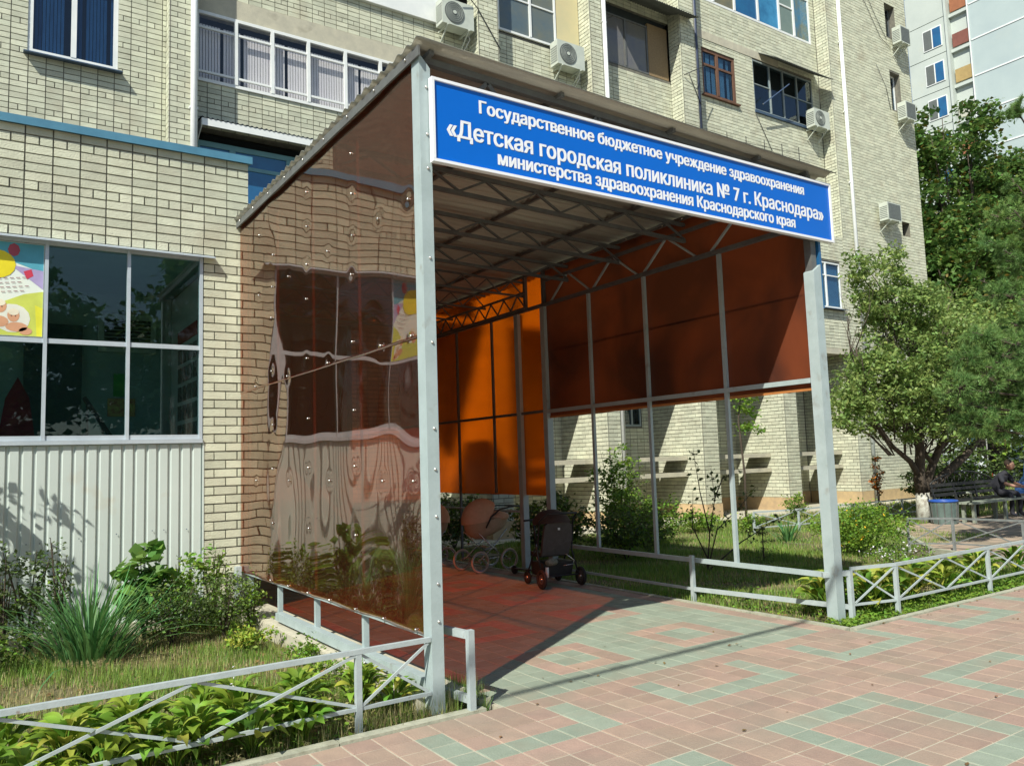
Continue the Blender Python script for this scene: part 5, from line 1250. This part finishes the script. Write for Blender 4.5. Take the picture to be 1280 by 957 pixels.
for k in range(9):
    x = 15.75+k*.3; h = .10*math.sin(math.pi*(x-15.45)/2.9)**.7+.02; part('scroll', MB().ring((x, 4.99, .80+h), (0, 1, 0), max(.05, h*.95), .012, 14, k=4), IRON, bn)
b2 = thing('plain_bench', 'plain weathered grey-green plank bench in front of the ironwork bench', 'bench', (16.7, 4.2, -.03))
PLK = M('weathered_plank', (.30, .33, .27), (.22, .25, .2), 9, .8, streak=(.6, 6, 6), bump=.3)
for k in range(3): part('plank', MB().box(15.4, 18.2, 4.05+k*.125, 4.16+k*.125, .38, .42), PLK, b2)
for x in (15.55, 16.95, 18.05): part('leg', MB().box(x-.04, x+.04, 4.08, 4.14, -.05, .375).box(x-.04, x+.04, 4.3, 4.36, -.05, .375), PLK, b2)
part('armrest', MB().tube([(15.1, 4.0, .66), (15.35, 4.05, .62), (15.6, 4.15, .50), (15.62, 4.2, .42)], .022, 6), PLK, b2)
bi = thing('waste_bin', 'grey-green ribbed waste bin lined with a blue bag at the tree foot', 'waste bin', (15.15, 4.55, -.03))
part('drum', MB().tube([(15.15, 4.55, -.03), (15.15, 4.55, .46)], [.25, .28], 18, smooth=False), M('bin_green', (.12, .17, .16), (.09, .13, .12), 8, .6), bi)
part('bag_rim', MB().ring((15.15, 4.55, .465), (0, 0, 1), .275, .025, 20), M('blue_bag', (.03, .10, .45), (.02, .08, .35), 12, .4), bi)
for k in range(12):
    an = 6.283*k/12; part('rib', MB().bar((15.15+.262*math.cos(an), 4.55+.262*math.sin(an), 0), (15.15+.285*math.cos(an), 4.55+.285*math.sin(an), .43), .018), STEEL, bi)
# seated person
ps = thing('person', 'person in dark clothes sitting hunched forward at the right end of the ironwork bench', 'person', (17.55, 4.6, .42))
def skinbody(name, chain, mat, parent, sub=1):
    vs = []; es = []; rs = []
    for ch in chain:
        prev = None
        for (p, r) in ch:
            if isinstance(p, int): prev = p; continue
            vs.append(p); rs.append(r); i = len(vs)-1
            if prev is not None: es.append((prev, i))
            prev = i
    me = bpy.data.meshes.new(name); me.from_pydata(vs, es, []); me.materials.append(mat); ob = link(name, me, parent)
    md = ob.modifiers.new('s', 'SKIN'); md.use_smooth_shade = True; sv = me.skin_vertices[0].data
    for i, r in enumerate(rs): sv[i].radius = (r, r)
    sv[0].use_root = True
    ms = ob.modifiers.new('sub', 'SUBSURF'); ms.levels = ms.render_levels = sub
    return ob
# index:0 pelvis,1 waist,2 chest,3 neckbase,4 neck ; legs ; arms
CLO = M('dark_clothes', (.018, .02, .03), (.03, .03, .04), 8, .9); SKN = M('skin', (.42, .24, .17), (.38, .2, .14), 6, .6)
ch = [[((0, 0, .10), .16), ((0, -.06, .28), .15), ((0, -.20, .46), .165), ((0, -.28, .56), .10), ((0, -.32, .62), .055)],
      [(0, 0), ((-.11, -.16, .09), .095), ((-.17, -.44, .11), .07), ((-.17, -.46, -.12), .055), ((-.16, -.42, -.36), .045), ((-.16, -.54, -.40), .04)],
      [(0, 0), ((.11, -.16, .09), .095), ((.17, -.44, .11), .07), ((.18, -.48, -.12), .055), ((.18, -.46, -.36), .045), ((.18, -.58, -.40), .04)],
      [(2, 0), ((-.17, -.24, .50), .065), ((-.24, -.34, .34), .05)], [(2, 0), ((.17, -.24, .50), .065), ((.24, -.34, .34), .05)]]
skinbody('clothed_body', ch, CLO, ps)
for sx in (-1, 1):
    a = skinbody('forearm', [[((sx*.24, -.34, .34), .045), ((sx*.17, -.50, .28), .038), ((sx*.08, -.60, .26), .028), ((sx*.04, -.66, .25), .03)]], SKN, ps)
    for q in range(5):
        skinbody('finger', [[((sx*.045, -.65, .235+q*.012), .010), ((sx*.02+.004*q, -.70, .225+q*.014), .009), ((sx*.0, -.72+.004*q, .215+q*.014), .007)]], SKN, a, 1)
hd = lpart('head', MB().ell((0, -.40, .75), (.078, .095, .115), 14, 10), SKN, ps)
lpart('nose', MB().ell((0, -.50, .735), (.014, .02, .022), 6, 5), SKN, hd); 
for sx in (-1, 1): lpart('ear', MB().ell((sx*.08, -.39, .745), (.012, .02, .03), 6, 5), SKN, hd); lpart('eye', MB().ell((sx*.03, -.487, .765), (.011, .008, .007), 6, 4), BLACK, hd)
lpart('mouth', MB().ell((0, -.488, .69), (.024, .008, .006), 6, 4), M('lips', (.3, .1, .08), None, 4, .6), hd)
lpart('hair', MB().ell((0, -.375, .785), (.088, .10, .10), 14, 8), M('dark_hair', (.03, .02, .015), (.05, .03, .02), 20, .8), hd)
def car(label, x, y, rz, col, h=1.45, L=4.2, wd=1.7):
    t = thing('parked_car', label, 'car', (x, y, -.12), rz, None); pr = [(-.5, .30), (-.5, .62), (-.46, .68), (-.30, .95*h/1.45*.9), (-.22, h-.02), (.18, h), (.30, .92), (.46, .78), (.5, .55), (.5, .30)]
    q = [(a*L, -wd/2, b) for a, b in pr]; lpart('body', MB().poly([q[0], q[1], q[2], q[7], q[8], q[9]], (0, wd, 0)).poly([(a*L, -wd/2+.08, b-.001) for a, b in pr[2:8]], (0, wd-.16, 0)), M('car_paint', col, None, 1, .25, spec=.7), t)
    for s in (-1, 1):
        yy = s*(wd/2-.075); lpart('side_window', MB().poly([(-.28*L, yy, .90), (.26*L, yy, .90), (.15*L, yy, h-.10), (-.19*L, yy, h-.10)], (0, s*.012, 0)), BLUEG, t)
        for wx in (-.31, .31):
            w_ = lpart('wheel', MB().tube([(wx*L, s*(wd/2-.18), .3), (wx*L, s*(wd/2+.01), .3)], .3, 18, smooth=False), RUBBER, t); lpart('rim', MB().tube([(wx*L, s*(wd/2+.011), .3), (wx*L, s*(wd/2+.02), .3)], .18, 14), CHROME, w_)
        lpart('headlight', MB().box(.495*L, .504*L, s*.55-.14, s*.55+.14, .58, .70), GLASS, t)
        lpart('tail_light', MB().box(-.504*L, -.495*L, s*.62-.1, s*.62+.1, .58, .74), M('tail_red', (.4, .02, .02), None, 2, .3), t)
    lpart('windscreen', MB().poly([(.31*L, -.62, .93), (.31*L, .62, .93), (.19*L, .58, h-.04), (.19*L, -.58, h-.04)], (.015, 0, .02)), BLUEG, t)
    lpart('bumper', MB().box(.50*L, .515*L, -wd/2+.05, wd/2-.05, .3, .48).box(-.515*L, -.50*L, -wd/2+.05, wd/2-.05, .3, .48), BLACK, t)
    return t
car('white car parked far behind the tree, seen under the branches', 29.5, 11.6, .7, (.5, .54, .57))
car('blue car behind the bench at the right edge of the picture', 22.6, 5.1, .25+math.pi, (.015, .05, .16))

# overhead cable whose shadow crosses the paving (above and outside the picture)
oc = thing('overhead_cable', 'overhead street cable above the pavement, seen only by its shadow line', 'cable', (-5.14, -3.7, 7))
part('cable_run', MB().tube([(-17, -4.2, 7.25), (-5.14, -3.70, 7), (6, -3.23, 6.96), (18, -2.73, 7.1)], .032, 8), BLACK, oc)

# litter: dry leaves on the bed, the kerb and the paving; small sand patches in the joints
def litter(name, boxes, n, size, mat, z=.006):
    P = []
    for b in boxes: P.append(np.stack([rng.uniform(b[0], b[1], int(n*b[4])), rng.uniform(b[2], b[3], int(n*b[4])), np.full(int(n*b[4]), z)+rng.uniform(0, .004, int(n*b[4]))], 1))
    V, F = leaf_quads(np.concatenate(P), size, up=4, asp=.6); return tagit(link(name, npmesh(name, V, F, mat), None), kind='stuff')
L_DEAD = leafm('dead_leaf', (.26, .16, .07), (.16, .10, .05), .1, .4)
litter('fallen_leaves', [(-1.5, 9, -3, -.3, .5), (.4, 4, 0, 5, .3), (-3, 3, -.12, -.02, .25), (4.3, 9, -.5, -.3, .3)], 90, .032, L_DEAD)
litter('fallen_leaves', [(-3, -.1, 0, 3.4, 1), (4.3, 9, 0, 4, .8)], 500, .045, L_DEAD, -.02)
# thin wire guard in front of the long facade wall, just above the canopy roof
wg = thing('wire_guard', 'thin row of upright rods with a wire on the brick wall above the sign', 'wire', (14.4, 9.95, 10.7))
for k in range(6): part('rod', MB().box(14.38+k*.83, 14.395+k*.83, 9.93, 9.945, 10.35+.055*k, 10.85+.05*k), BLACK, wg)
part('wire', MB().tube([(13.9, 9.94, 10.62), (18.9, 9.94, 10.92)], .008, 4), BLACK, wg)
